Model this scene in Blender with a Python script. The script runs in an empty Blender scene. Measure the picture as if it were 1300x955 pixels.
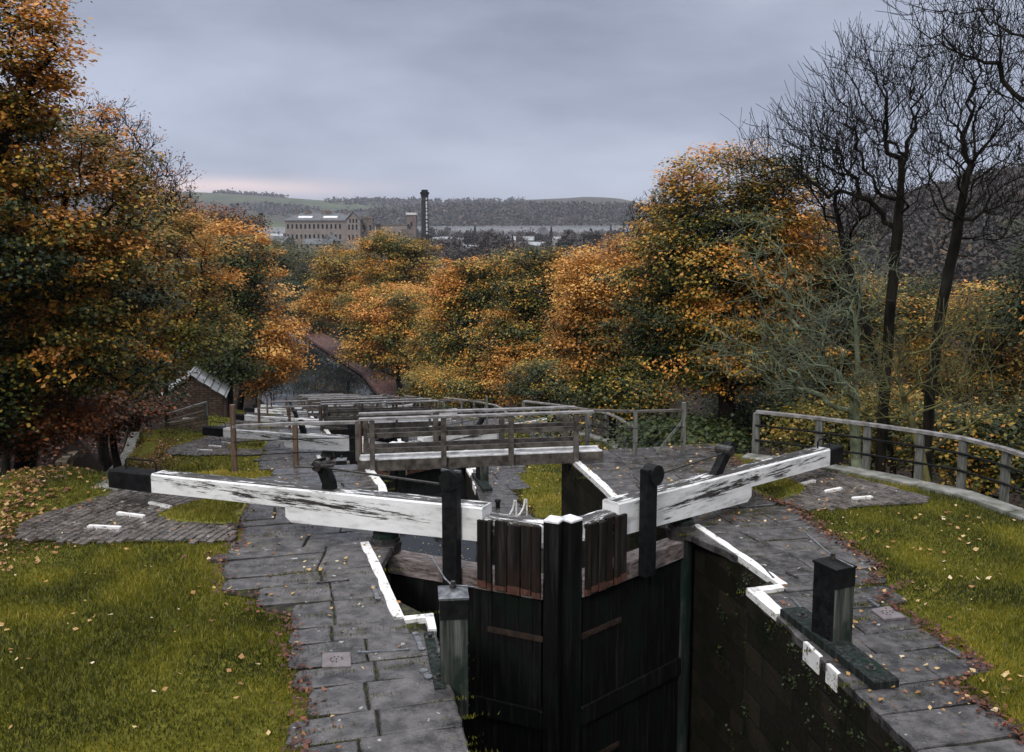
import bpy, math, random
import numpy as np
from mathutils import Vector, Matrix
from math import radians as R, sin, cos, tan, atan, pi
S = bpy.context.scene
COL = S.collection
random.seed(7)
# ------------------------------------------------------------------ camera
F = 1200.0; PITCH = R(7.03); CH = 5.2
cd = bpy.data.cameras.new('camera'); cam = bpy.data.objects.new('camera', cd); COL.objects.link(cam)
cam.location = (0, 0, CH); cam.rotation_euler = (pi/2 - PITCH, 0, 0)
cd.sensor_width = 36; cd.lens = F/1300*36; cd.shift_y = -44.5/1300
cd.clip_start = .1; cd.clip_end = 20000
S.camera = cam
def P(px, py, z=0.0):
    "where the sight line of a measured point meets height z"
    a = PITCH + atan((py-433)/F)
    d = (CH-z)/tan(a)
    zc = d*cos(PITCH) + (CH-z)*sin(PITCH)
    return Vector(((px-650)/F*zc, d, z))
def Q(px, py, d):
    "point at ground distance d along a measured sight line"
    a = PITCH + atan((py-433)/F)
    z = CH - d*tan(a)
    zc = d*cos(PITCH) + (CH-z)*sin(PITCH)
    return Vector(((px-650)/F*zc, d, z))
def W(u, v, z=0.0): return Vector((-.238*u+.971*v, .971*u+.238*v, z))
def UV(p): return (-.238*p[0]+.971*p[1], .971*p[0]+.238*p[1])
STEP = Vector((-5.0, 20.4, -3.6)); NL = 5
AX = math.atan2(.238, .971)
# ------------------------------------------------------------------ tags
def tag(o, label=None, cat=None, group=None, kind=None):
    if label: o['label'] = label
    if cat: o['category'] = cat
    if group: o['group'] = group
    if kind: o['kind'] = kind
    return o
def thing(name, loc, label, cat, group=None, rz=0):
    o = bpy.data.objects.new(name, None); COL.objects.link(o)
    o.location = loc; o.rotation_euler = (0, 0, rz); o.empty_display_size = .3
    return tag(o, label, cat, group)
def dup(root, off, label=None):
    def rec(o, par):
        c = o.copy(); COL.objects.link(c); c.parent = par
        for ch in KIDS.get(o.name, []): rec(ch, c)
        return c
    c = rec(root, None); c.location = Vector(root.location) + Vector(off)
    if label: c['label'] = label
    return c
KIDS = {}
# ------------------------------------------------------------------ mesh builder
class MB:
    def __init__(s): s.v = []; s.f = []
    def add(s, vs, fs):
        n = len(s.v); s.v += [tuple(v) for v in vs]; s.f += [tuple(i+n for i in f) for f in fs]; return s
    def box(s, x0, y0, z0, x1, y1, z1, b=0.0):
        if b <= 0:
            v = [(x, y, z) for z in (z0, z1) for x, y in ((x0, y0), (x1, y0), (x1, y1), (x0, y1))]
            return s.add(v, [(3, 2, 1, 0), (4, 5, 6, 7), (0, 1, 5, 4), (1, 2, 6, 5), (2, 3, 7, 6), (3, 0, 4, 7)])
        b = min(b, (x1-x0)/2.1, (y1-y0)/2.1, (z1-z0)/2.1)
        return s.prism([(x0+b, y0), (x1-b, y0), (x1, y0+b), (x1, y1-b), (x1-b, y1), (x0+b, y1), (x0, y1-b), (x0, y0+b)], z0, z1, b)
    def prism(s, poly, z0, z1, b=0.0, zt=None):
        "extruded polygon, top edge chamfered by b"
        n = len(poly); cx = sum(p[0] for p in poly)/n; cy = sum(p[1] for p in poly)/n
        def ins(p, b):
            dx, dy = cx-p[0], cy-p[1]; l = math.hypot(dx, dy) or 1; return (p[0]+dx/l*b, p[1]+dy/l*b)
        rings = [[(p[0], p[1], z0) for p in poly]]
        if b > 0:
            rings.append([(p[0], p[1], (zt(p) if zt else z1)-b) for p in poly])
            rings.append([(*ins(p, b*1.2), (zt(p) if zt else z1)) for p in poly])
        else: rings.append([(p[0], p[1], (zt(p) if zt else z1)) for p in poly])
        v = [q for r in rings for q in r]; f = [tuple(range(n-1, -1, -1)), tuple(range(len(v)-n, len(v)))]
        for k in range(len(rings)-1):
            for i in range(n):
                j = (i+1) % n; f.append((k*n+i, k*n+j, (k+1)*n+j, (k+1)*n+i))
        return s.add(v, f)
    def tube(s, pts, r, n=8, r1=None, cap=True):
        pts = [Vector(p) for p in pts]; m = len(pts); v = []; f = []
        for i, p in enumerate(pts):
            t = (pts[min(i+1, m-1)]-pts[max(i-1, 0)]).normalized()
            a = t.cross(Vector((0, 0, 1)));
            if a.length < .05: a = t.cross(Vector((1, 0, 0)))
            a.normalize(); b = t.cross(a).normalized()
            rr = r if r1 is None else r+(r1-r)*i/(m-1)
            for k in range(n):
                q = 2*pi*k/n + pi/n; v.append(p+a*cos(q)*rr+b*sin(q)*rr)
        for i in range(m-1):
            for k in range(n):
                j = (k+1) % n; f.append((i*n+k, i*n+j, (i+1)*n+j, (i+1)*n+k))
        if cap: f.append(tuple(range(n-1, -1, -1))); f.append(tuple(range((m-1)*n, m*n)))
        return s.add(v, f)
    def bar(s, a, b, w, h, up=(0, 0, 1)):
        "rectangular bar from a to b"
        a = Vector(a); b = Vector(b); t = (b-a).normalized(); u = Vector(up)
        x = t.cross(u).normalized()*w/2; y = x.cross(t).normalized()*h/2
        v = [a-x-y, a+x-y, a+x+y, a-x+y, b-x-y, b+x-y, b+x+y, b-x+y]
        return s.add(v, [(3, 2, 1, 0), (4, 5, 6, 7), (0, 1, 5, 4), (1, 2, 6, 5), (2, 3, 7, 6), (3, 0, 4, 7)])
    def cyl(s, c, r, z0, z1, n=16, r1=None):
        r1 = r if r1 is None else r1
        v = [(c[0]+cos(2*pi*k/n)*q, c[1]+sin(2*pi*k/n)*q, z) for z, q in ((z0, r), (z1, r1)) for k in range(n)]
        f = [tuple(range(n-1, -1, -1)), tuple(range(n, 2*n))]+[(k, (k+1) % n, n+(k+1) % n, n+k) for k in range(n)]
        return s.add(v, f)
    def strip(s, L, Rr, h0, z):
        "flat band between two polylines with a little thickness"
        n = len(L); v = []
        for a in (z-h0, z):
            for i in range(n): v.append((L[i][0], L[i][1], a+(L[i][2] if len(L[i]) > 2 else 0)))
            for i in range(n): v.append((Rr[i][0], Rr[i][1], a+(Rr[i][2] if len(Rr[i]) > 2 else 0)))
        f = []
        T = 2*n
        for i in range(n-1):
            f += [(T+i, T+i+1, T+n+i+1, T+n+i), (i, n+i, n+i+1, i+1), (i, i+1, T+i+1, T+i), (n+i, T+n+i, T+n+i+1, n+i+1)]
        f += [(0, T, T+n, n), (n-1, 2*n-1, T+2*n-1, T+n-1)]
        return s.add(v, f)
    def build(s, name, mat, parent=None, loc=None, smooth=False):
        me = bpy.data.meshes.new(name); me.from_pydata(s.v, [], s.f); me.update()
        import bmesh
        bm = bmesh.new(); bm.from_mesh(me); bmesh.ops.recalc_face_normals(bm, faces=bm.faces); bm.to_mesh(me); bm.free()
        if smooth: me.polygons.foreach_set('use_smooth', [True]*len(me.polygons))
        me.materials.append(mat)
        o = bpy.data.objects.new(name, me); COL.objects.link(o)
        if parent: o.parent = parent; KIDS.setdefault(parent.name, []).append(o)
        if loc is not None: o.location = loc
        return o
def npmesh(name, V, Fa, mat, parent=None, attrs=None, smooth=False, loc=None):
    "mesh from numpy arrays; Fa is (n,k)"
    me = bpy.data.meshes.new(name); n, k = Fa.shape
    me.vertices.add(len(V)); me.vertices.foreach_set('co', np.ascontiguousarray(V, dtype=np.float32).ravel())
    me.loops.add(n*k); me.loops.foreach_set('vertex_index', np.ascontiguousarray(Fa, dtype=np.int32).ravel())
    me.polygons.add(n); me.polygons.foreach_set('loop_start', np.arange(0, n*k, k, dtype=np.int32))
    me.polygons.foreach_set('loop_total', np.full(n, k, dtype=np.int32))
    if smooth: me.polygons.foreach_set('use_smooth', np.ones(n, dtype=bool))
    me.update(calc_edges=True)
    for nm, (dom, arr) in (attrs or {}).items():
        a = me.attributes.new(nm, 'FLOAT', dom); a.data.foreach_set('value', np.ascontiguousarray(arr, dtype=np.float32))
    me.materials.append(mat)
    o = bpy.data.objects.new(name, me); COL.objects.link(o)
    if parent: o.parent = parent; KIDS.setdefault(parent.name, []).append(o)
    if loc is not None: o.location = loc
    return o
# ------------------------------------------------------------------ materials
class NT:
    def __init__(s, name):
        s.m = bpy.data.materials.new(name); s.m.use_nodes = True; s.t = s.m.node_tree; s.t.nodes.clear()
        s.out = s.n('ShaderNodeOutputMaterial')
    def n(s, ty, **kw):
        x = s.t.nodes.new(ty)
        for k, v in kw.items():
            if k.startswith('i_'):
                x.inputs[k[2:].replace('_', ' ')].default_value = v
            else: setattr(x, k, v)
        return x
    def l(s, a, b): s.t.links.new(a, b)
    def coord(s, kind='Object', scale=(1, 1, 1)):
        c = s.n('ShaderNodeTexCoord'); m = s.n('ShaderNodeMapping'); m.inputs['Scale'].default_value = scale
        s.l(c.outputs[kind], m.inputs['Vector']); return m.outputs['Vector']
    def wcoord(s, scale=(1, 1, 1)):
        c = s.n('ShaderNodeNewGeometry'); m = s.n('ShaderNodeMapping'); m.inputs['Scale'].default_value = scale
        s.l(c.outputs['Position'], m.inputs['Vector']); return m.outputs['Vector']
    def noise(s, vec, scale, detail=5, rough=.6):
        x = s.n('ShaderNodeTexNoise'); x.inputs['Scale'].default_value = scale; x.inputs['Detail'].default_value = detail
        x.inputs['Roughness'].default_value = rough; s.l(vec, x.inputs['Vector']); return x.outputs['Fac']
    def ramp(s, fac, stops, interp='LINEAR'):
        x = s.n('ShaderNodeValToRGB'); e = x.color_ramp; e.interpolation = interp
        while len(e.elements) < len(stops): e.elements.new(.5)
        for i, (p, c) in enumerate(stops):
            e.elements[i].position = p; e.elements[i].color = (*c, 1) if len(c) == 3 else c
        s.l(fac, x.inputs['Fac']); return x.outputs['Color']
    def mix(s, fac, a, b, mode='MIX'):
        x = s.n('ShaderNodeMix', data_type='RGBA', blend_type=mode)
        for sock, val in ((x.inputs[0], fac), (x.inputs[6], a), (x.inputs[7], b)):
            if isinstance(val, (int, float)): sock.default_value = val
            elif isinstance(val, tuple): sock.default_value = (*val, 1)
            else: s.l(val, sock)
        return x.outputs[2]
    def math(s, op, a, b=0.0):
        x = s.n('ShaderNodeMath', operation=op)
        for i, val in enumerate((a, b)):
            if isinstance(val, (int, float)): x.inputs[i].default_value = val
            else: s.l(val, x.inputs[i])
        return x.outputs[0]
    def pbr(s, col, rough=.7, bump=None, bstr=.3, bdist=.02, metal=0, spec=.5):
        p = s.n('ShaderNodeBsdfPrincipled')
        for key, val in (('Base Color', col), ('Roughness', rough), ('Metallic', metal), ('Specular IOR Level', spec)):
            if isinstance(val, tuple): p.inputs[key].default_value = (*val, 1)
            elif isinstance(val, (int, float)): p.inputs[key].default_value = val
            else: s.l(val, p.inputs[key])
        if bump is not None:
            b = s.n('ShaderNodeBump'); b.inputs['Strength'].default_value = bstr; b.inputs['Distance'].default_value = bdist
            s.l(bump, b.inputs['Height']); s.l(b.outputs['Normal'], p.inputs['Normal'])
        s.l(p.outputs[0], s.out.inputs['Surface']); return p
def simple(name, c1, c2, scale=4, rough=.7, stretch=(1, 1, 1), bstr=.3, detail=6, metal=0, lo=.35, hi=.65, spec=.4, r2=None):
    t = NT(name); v = t.coord('Object', stretch); n = t.noise(v, scale, detail)
    c = t.ramp(n, [(lo, c1), (hi, c2)])
    rr = rough
    if r2 is not None: rr = t.math('MULTIPLY_ADD', n, r2-rough); rr.node.inputs[2].default_value = rough
    t.pbr(c, rr, n, bstr, .02, metal, spec); return t.m
M = {}
M['black'] = simple('black_paint', (.004, .004, .005), (.014, .015, .016), 9, .55, bstr=.25, spec=.12)
M['iron'] = simple('wet_iron', (.02, .02, .022), (.07, .065, .06), 14, .4, bstr=.3, metal=.3)
M['strap'] = simple('worn_steel', (.07, .075, .085), (.22, .23, .25), 12, .38, metal=.5)
M['rail_wood'] = simple('weathered_rail_wood', (.035, .03, .026), (.13, .115, .10), 6, .45, (1, 1, 1), .4)
M['post_wood'] = simple('brown_post_wood', (.05, .032, .022), (.16, .10, .07), 5, .6, (6, 6, .6), .4)
M['grey_post'] = simple('pale_grey_timber', (.055, .055, .05), (.17, .175, .16), 5, .6, (5, 5, .7), .3)
M['top_rail'] = simple('worn_flat_top_rail', (.10, .095, .09), (.30, .29, .29), 5, .4, bstr=.2)
M['kerb'] = simple('mossy_kerb_stone', (.07, .075, .055), (.26, .26, .245), 3.0, .6, bstr=.5)
M['roof'] = simple('mill_roof_slate', (.05, .055, .065), (.11, .115, .13), .4, .6)
M['bark'] = simple('dark_bark', (.005, .005, .004), (.024, .021, .016), 5, .9, (1, 1, .3), .8, spec=.08)
M['bark_green'] = simple('lichen_bark', (.035, .040, .024), (.22, .26, .17), 1.8, .9, (1, 1, 1), .6)
M['bark_twig'] = simple('yellow_green_twigs', (.045, .045, .018), (.15, .14, .045), 2.5, .9)
M['deckwhite'] = simple('white_deck_edge', (.45, .46, .48), (.8, .8, .82), 6, .5)
M['reddoor'] = simple('dull_red_jamb', (.12, .055, .05), (.2, .10, .09), 5, .6)
M['stack'] = simple('black_chimney_brick', (.012, .012, .016), (.03, .03, .035), .6, .8)
M['rust'] = simple('rusty_iron', (.012, .008, .006), (.04, .022, .015), 8, .7)
M['deckgrey'] = simple('wet_pale_deck', (.3, .3, .31), (.6, .6, .62), 6, .35)
M['glass'] = simple('dark_window', (.01, .012, .016), (.03, .035, .045), 1, .15)
# peeling white paint on black timber
def peeling(name, amount, stretch, scale=3.0):
    t = NT(name); v = t.coord('Object', stretch)
    n1 = t.noise(v, scale, 11, .8); n2 = t.noise(t.coord('Object', (.5, .5, .5)), 1.1, 3)
    f = t.math('ADD', n1, t.math('MULTIPLY', t.math('SUBTRACT', n2, .5), .35))
    oc = t.n('ShaderNodeTexCoord'); sx = t.n('ShaderNodeSeparateXYZ'); t.l(oc.outputs['Object'], sx.inputs[0])
    outer = t.ramp(t.math('MULTIPLY_ADD', sx.outputs[0], -.2), [(.25, (0, 0, 0)), (.55, (1, 1, 1))])
    bd = t.math('SUBTRACT', 1, t.math('MULTIPLY', t.math('ABSOLUTE', t.math('SUBTRACT', sx.outputs[2], .56)), 6)); bd = t.math('MAXIMUM', bd, 0)
    f = t.math('SUBTRACT', f, t.math('MULTIPLY', t.math('MULTIPLY', bd, outer), .13))
    n3 = t.noise(t.coord('Object', (.12, 1, 9)), 6, 5, .7)
    crack = t.ramp(n3, [(.29, (1, 1, 1)), (.32, (0, 0, 0))])
    gone = t.ramp(f, [(amount, (1, 1, 1)), (amount+.015, (0, 0, 0))])
    dirty = t.noise(t.coord('Object', (.8, .8, 2.5)), 3, 6)
    white = t.ramp(dirty, [(.3, (.50, .51, .50)), (.5, (.78, .79, .80)), (.7, (.86, .87, .89))])
    wood = t.ramp(n3, [(.4, (.012, .012, .012)), (.7, (.09, .08, .07))])
    fac = t.math('MAXIMUM', gone, t.math('MULTIPLY', crack, .7))
    c = t.mix(fac, white, wood)
    h = t.math('MULTIPLY', fac, -1)
    t.pbr(c, .5, h, .6, .008); return t.m
M['white_paint'] = peeling('peeling_white_paint', .375, (.33, 1.5, 5.2), 3.6)
M['white_worn'] = peeling('worn_white_paint', .35, (.33, 1.5, 5.5), 3.2)
M['white_top'] = peeling('worn_grey_beam_top', .52, (.5, 3, 1), 2.2)
def whiteedge():
    t = NT('painted_white_coping'); v = t.wcoord(); n = t.noise(v, 7, 6, .7)
    n5 = t.noise(v, 28, 6, .8); n = t.math('ADD', t.math('MULTIPLY', n, .7), t.math('MULTIPLY', n5, .3))
    c = t.ramp(n, [(.36, (.09, .085, .08)), (.40, (.45, .44, .42)), (.47, (.72, .72, .71)), (.65, (.83, .83, .83))])
    t.pbr(c, .55, n, .3); return t.m
M['white_edge'] = whiteedge()
# wet slimy gate timber
def gatewood(name, base, rust):
    t = NT(name); v = t.coord('Object', (7, 7, .35)); n = t.noise(v, 2.2, 7, .65); n2 = t.noise(t.coord('Object', (1, 1, .5)), 2.5, 5)
    c = t.ramp(n, [(.3, (.006, .006, .006)), (.5, base), (.7, tuple(min(1, x*2.6+.01) for x in base))])
    c = t.mix(t.ramp(n2, [(.5, (0, 0, 0)), (.62, (1, 1, 1))]), c, rust)
    t.pbr(c, .65, n, .6, .02, spec=.08); return t.m
M['gate'] = gatewood('wet_gate_timber', (.005, .005, .005), (.006, .010, .008))
M['plank'] = gatewood('mossy_gate_plank', (.013, .011, .010), (.022, .014, .011))
M['bar'] = simple('purple_brown_gate_bar', (.06, .045, .04), (.28, .24, .235), 7, .5, (.8, 3, 3), .5)
M['rustplank'] = simple('rusty_plank_foot', (.04, .017, .012), (.12, .048, .032), 6, .7, (6, 6, .8), .5)
M['boxgreen'] = gatewood('green_black_box_timber', (.018, .022, .021), (.008, .020, .015))
M['boxpale'] = gatewood('pale_worn_box_board', (.05, .055, .05), (.018, .028, .022))
# masonry lock walls
def masonry(name, c1, c2, bw=.7, bh=.33, moss=(.02, .028, .01)):
    t = NT(name)
    g = t.n('ShaderNodeNewGeometry'); sx = t.n('ShaderNodeSeparateXYZ'); t.l(g.outputs['Position'], sx.inputs[0])
    a = t.math('ADD', t.math('MULTIPLY', sx.outputs[0], .45), t.math('MULTIPLY', sx.outputs[1], .97))
    cx = t.n('ShaderNodeCombineXYZ'); t.l(a, cx.inputs[0]); t.l(sx.outputs[2], cx.inputs[1])
    b = t.n('ShaderNodeTexBrick'); b.inputs['Scale'].default_value = 1; b.inputs['Brick Width'].default_value = bw; b.inputs['Row Height'].default_value = bh
    b.inputs['Mortar Size'].default_value = .016; b.inputs['Mortar Smooth'].default_value = .4
    b.inputs['Color1'].default_value = (*c1, 1); b.inputs['Color2'].default_value = (*c2, 1); b.inputs['Mortar'].default_value = (.01, .01, .009, 1)
    t.l(cx.outputs[0], b.inputs['Vector'])
    n = t.noise(t.wcoord(), 1.8, 7, .65)
    c = t.mix(t.ramp(n, [(.45, (0, 0, 0)), (.65, (1, 1, 1))]), b.outputs['Color'], moss)
    n2 = t.noise(t.wcoord(), 9, 5)
    hh = t.math('ADD', t.math('MULTIPLY', b.outputs['Fac'], -1.2), n2)
    t.pbr(c, .75, hh, .8, .035, spec=.1); return t.m
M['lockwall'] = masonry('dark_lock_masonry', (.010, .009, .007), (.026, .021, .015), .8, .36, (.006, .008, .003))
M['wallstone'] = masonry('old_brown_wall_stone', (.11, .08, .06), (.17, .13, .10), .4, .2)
M['millstone'] = simple('mill_sandstone', (.20, .17, .16), (.29, .25, .235), .5, .8)
M['darkstone'] = simple('sooty_sandstone', (.11, .09, .08), (.2, .165, .15), .5, .8)
# paving
def slabmat(name, c1, c2, sc=1.0, rough=.36):
    t = NT(name); g = t.n('ShaderNodeNewGeometry'); v = t.wcoord()
    n = t.noise(v, 2.2*sc, 8, .65); n2 = t.noise(v, 16, 5)
    base = t.ramp(g.outputs['Random Per Island'], [(0, c1), (.5, tuple((a+b)/2 for a, b in zip(c1, c2))), (1, c2)])
    c = t.mix(t.ramp(n, [(.35, (0, 0, 0)), (.65, (1, 1, 1))]), base, tuple(x*.55 for x in c1), 'MIX')
    lich = t.ramp(t.noise(v, 7, 3, .5), [(.69, (0, 0, 0)), (.73, (1, 1, 1))])
    blot = t.ramp(t.noise(v, 4.5, 8, .7), [(.42, (0, 0, 0)), (.62, (1, 1, 1))])
    c = t.mix(t.math('MULTIPLY', blot, .45), c, tuple(min(1, q*2.1) for q in c2))
    c = t.mix(lich, c, (.34, .35, .35))
    moss = t.ramp(t.noise(v, .9, 6, .7), [(.60, (0, 0, 0)), (.70, (1, 1, 1))])
    c = t.mix(t.math('MULTIPLY', moss, .5), c, (.05, .055, .02))
    r = t.ramp(t.noise(v, 1.4, 6, .6), [(.42, (.07,)*3), (.52, (.28,)*3), (.66, (rough+.22,)*3)])
    h = t.math('ADD', n, t.math('MULTIPLY', n2, .35))
    t.pbr(c, r, h, .75, .035, spec=.5); return t.m
M['slab'] = slabmat('wet_york_stone', (.022, .022, .024), (.085, .080, .080))
M['sett'] = slabmat('stone_setts', (.045, .040, .037), (.115, .100, .092), 2, .5)
M['soil'] = simple('dark_joint_soil', (.010, .008, .006), (.05, .06, .015), 5, .9, lo=.45, hi=.7)
# leaves
def leafmat(name, stops, trans=.2):
    t = NT(name); a = t.n('ShaderNodeAttribute', attribute_name='hue')
    c = t.ramp(a.outputs['Fac'], stops)
    d = t.n('ShaderNodeBsdfPrincipled'); t.l(c, d.inputs['Base Color']); d.inputs['Roughness'].default_value = .5
    d.inputs['Specular IOR Level'].default_value = .35
    tr = t.n('ShaderNodeBsdfTranslucent'); t.l(c, tr.inputs['Color'])
    mx = t.n('ShaderNodeMixShader'); mx.inputs[0].default_value = trans
    t.l(d.outputs[0], mx.inputs[1]); t.l(tr.outputs[0], mx.inputs[2]); t.l(mx.outputs[0], t.out.inputs['Surface']); return t.m
G0 = (.010, .020, .006); G1 = (.032, .052, .010); OL = (.14, .13, .02); YE = (.50, .33, .05); OR = (.62, .24, .03); RU = (.29, .085, .02); BR = (.09, .035, .014)
PAL = {
 'orange': leafmat('orange_maple_leaves', [(0, G1), (.2, (.10, .085, .015)), (.38, (.27, .12, .025)), (.6, (.50, .22, .04)), (.85, (.64, .31, .06)), (1, (.70, .44, .13))]),
 'mixed': leafmat('turning_maple_leaves', [(0, G0), (.30, G1), (.5, OL), (.66, YE), (.82, OR), (1, (.68, .32, .09))]),
 'rust': leafmat('rust_brown_leaves', [(0, (.03, .022, .008)), (.3, BR), (.6, RU), (.85, (.30, .12, .03)), (1, OR)]),
 'gold': leafmat('golden_olive_leaves', [(0, G1), (.3, OL), (.6, (.33, .21, .035)), (.85, (.50, .27, .05)), (1, OR)]),
 'green': leafmat('dark_green_leaves', [(0, G0), (.5, G1), (.8, (.07, .085, .018)), (1, OL)]),
 'olive': leafmat('thin_olive_leaves', [(0, (.03, .04, .015)), (.5, (.07, .075, .025)), (.85, OL), (1, (.2, .17, .05))]),
 'distant': leafmat('far_tree_leaves', [(0, (.008, .009, .008)), (.4, (.024, .018, .013)), (.8, (.048, .030, .020)), (1, (.13, .075, .03))], .1),
 'fallen': leafmat('fallen_leaves', [(0, (.05, .02, .01)), (.35, (.20, .08, .03)), (.6, (.36, .20, .06)), (.85, (.52, .36, .16)), (1, (.62, .52, .36))], .1),
 'redfallen': leafmat('red_brown_fallen_leaves', [(0, (.03, .012, .008)), (.5, (.10, .032, .018)), (.85, (.2, .07, .035)), (1, (.34, .17, .07))], .1),
 'grass': leafmat('grass_blades', [(0, (.028, .036, .006)), (.3, (.08, .088, .010)), (.55, (.17, .165, .014)), (.8, (.29, .245, .025)), (1, (.42, .31, .07))], .3),
}

M['hutstone'] = masonry('dark_brown_hut_stone', (.055, .036, .03), (.09, .06, .05), .35, .16, (.04, .03, .02))
# ------------------------------------------------------------------ world, sun
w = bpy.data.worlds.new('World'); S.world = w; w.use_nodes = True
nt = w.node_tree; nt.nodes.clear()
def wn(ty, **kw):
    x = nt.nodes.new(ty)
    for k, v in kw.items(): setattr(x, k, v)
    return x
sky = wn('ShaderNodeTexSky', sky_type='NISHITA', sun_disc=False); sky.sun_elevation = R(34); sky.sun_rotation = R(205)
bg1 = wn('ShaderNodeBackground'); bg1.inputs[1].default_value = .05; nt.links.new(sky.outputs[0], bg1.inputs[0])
tc = wn('ShaderNodeTexCoord'); sp = wn('ShaderNodeSeparateXYZ'); nt.links.new(tc.outputs['Generated'], sp.inputs[0])
mp = wn('ShaderNodeMapping'); mp.inputs['Scale'].default_value = (1.2, 1.2, 5.5); nt.links.new(tc.outputs['Generated'], mp.inputs[0])
nz = wn('ShaderNodeTexNoise'); nz.inputs['Scale'].default_value = 1.7; nz.inputs['Detail'].default_value = 5; nz.inputs['Roughness'].default_value = .5
nt.links.new(mp.outputs[0], nz.inputs['Vector'])
def wm(op, a, b):
    x = wn('ShaderNodeMath', operation=op)
    for i, q in enumerate((a, b)):
        if isinstance(q, (int, float)): x.inputs[i].default_value = q
        else: nt.links.new(q, x.inputs[i])
    return x.outputs[0]
elev = wm('ADD', sp.outputs[2], wm('MULTIPLY', wm('SUBTRACT', nz.outputs[0], .5), .055))
rp = wn('ShaderNodeValToRGB'); nt.links.new(elev, rp.inputs[0])
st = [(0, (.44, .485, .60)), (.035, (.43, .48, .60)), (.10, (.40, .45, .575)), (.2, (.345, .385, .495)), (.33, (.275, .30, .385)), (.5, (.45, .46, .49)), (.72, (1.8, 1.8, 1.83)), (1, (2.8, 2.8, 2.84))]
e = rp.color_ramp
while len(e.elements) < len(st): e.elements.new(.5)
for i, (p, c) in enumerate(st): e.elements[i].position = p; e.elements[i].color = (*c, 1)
# soft cloud mottling
n2 = wn('ShaderNodeTexNoise'); n2.inputs['Scale'].default_value = 3.2; n2.inputs['Detail'].default_value = 7
mp2 = wn('ShaderNodeMapping'); mp2.inputs['Scale'].default_value = (1, 1, 3.2); mp2.inputs['Rotation'].default_value = (.3, .15, .2)
nt.links.new(tc.outputs['Generated'], mp2.inputs[0]); nt.links.new(mp2.outputs[0], n2.inputs['Vector'])
r2 = wn('ShaderNodeValToRGB'); nt.links.new(n2.outputs[0], r2.inputs[0]); r2.color_ramp.elements[0].position = .34; r2.color_ramp.elements[1].position = .66
r2.color_ramp.elements[0].color = (.70, .71, .75, 1); r2.color_ramp.elements[1].color = (1.22, 1.20, 1.18, 1)
mu = wn('ShaderNodeMix', data_type='RGBA', blend_type='MULTIPLY'); mu.inputs[0].default_value = 1
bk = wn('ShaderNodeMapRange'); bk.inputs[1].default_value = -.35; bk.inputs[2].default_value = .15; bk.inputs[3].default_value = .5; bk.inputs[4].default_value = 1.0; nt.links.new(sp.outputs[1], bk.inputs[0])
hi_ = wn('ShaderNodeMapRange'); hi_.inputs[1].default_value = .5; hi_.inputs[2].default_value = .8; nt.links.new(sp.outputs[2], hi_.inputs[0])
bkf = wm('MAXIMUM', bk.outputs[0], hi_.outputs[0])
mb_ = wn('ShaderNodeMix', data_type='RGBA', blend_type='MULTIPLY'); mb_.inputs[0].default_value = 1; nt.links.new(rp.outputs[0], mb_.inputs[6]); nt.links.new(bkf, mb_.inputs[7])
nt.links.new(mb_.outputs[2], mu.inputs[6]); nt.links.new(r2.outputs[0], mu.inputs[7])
# pink break in the cloud low over the left hills
az = wm('ARCTAN2', sp.outputs[0], sp.outputs[1])
da = wm('DIVIDE', wm('ADD', az, .30), .13); de = wm('DIVIDE', wm('SUBTRACT', elev, .036), .011)
gl = wm('EXPONENT', wm('MULTIPLY', wm('ADD', wm('MULTIPLY', da, da), wm('MULTIPLY', de, de)), -1), 0)
ad = wn('ShaderNodeMix', data_type='RGBA', blend_type='MIX'); nt.links.new(wm('MULTIPLY', gl, .8), ad.inputs[0])
nt.links.new(mu.outputs[2], ad.inputs[6]); ad.inputs[7].default_value = (1.05, .80, .74, 1)
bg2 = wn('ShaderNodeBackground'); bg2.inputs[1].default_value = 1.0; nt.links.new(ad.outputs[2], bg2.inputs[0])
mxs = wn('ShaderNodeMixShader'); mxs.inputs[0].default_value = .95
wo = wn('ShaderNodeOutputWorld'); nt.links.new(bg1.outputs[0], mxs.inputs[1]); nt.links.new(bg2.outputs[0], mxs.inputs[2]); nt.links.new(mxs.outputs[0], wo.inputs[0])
sl = bpy.data.lights.new('sun', 'SUN'); sun = bpy.data.objects.new('sun', sl); COL.objects.link(sun)
sl.energy = 1.5; sl.angle = R(10); sl.color = (1, .965, .92)
# light comes from behind-left of the camera, high
sun.rotation_euler = Vector((sin(R(205))*cos(R(34))*1, cos(R(205))*cos(R(34)), sin(R(34)))).to_track_quat('Z', 'Y').to_euler()
S.view_settings.view_transform = 'Standard'; S.view_settings.look = 'None'; S.view_settings.exposure = 0.2; S.view_settings.gamma = 1
S.render.engine = 'CYCLES'
S.cycles.volume_bounces = 0; S.cycles.max_bounces = 6; S.cycles.transparent_max_bounces = 4
# ------------------------------------------------------------------ terrain
def sstep(a, b, x):
    t = np.clip((x-a)/(b-a), 0, 1); return t*t*(3-2*t)
def vnoise(x, y, sc, seed=0):
    "smooth value noise"
    x = np.asarray(x)/sc+seed*17.3; y = np.asarray(y)/sc-seed*9.1
    xi = np.floor(x); yi = np.floor(y); fx = x-xi; fy = y-yi; fx = fx*fx*(3-2*fx); fy = fy*fy*(3-2*fy)
    def h(a, b): q = np.sin(a*127.1+b*311.7+seed*3.7)*43758.5453; return q-np.floor(q)
    return (h(xi, yi)*(1-fx)+h(xi+1, yi)*fx)*(1-fy)+(h(xi, yi+1)*(1-fx)+h(xi+1, yi+1)*fx)*fy-.5
CANZ = -18.75
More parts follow.
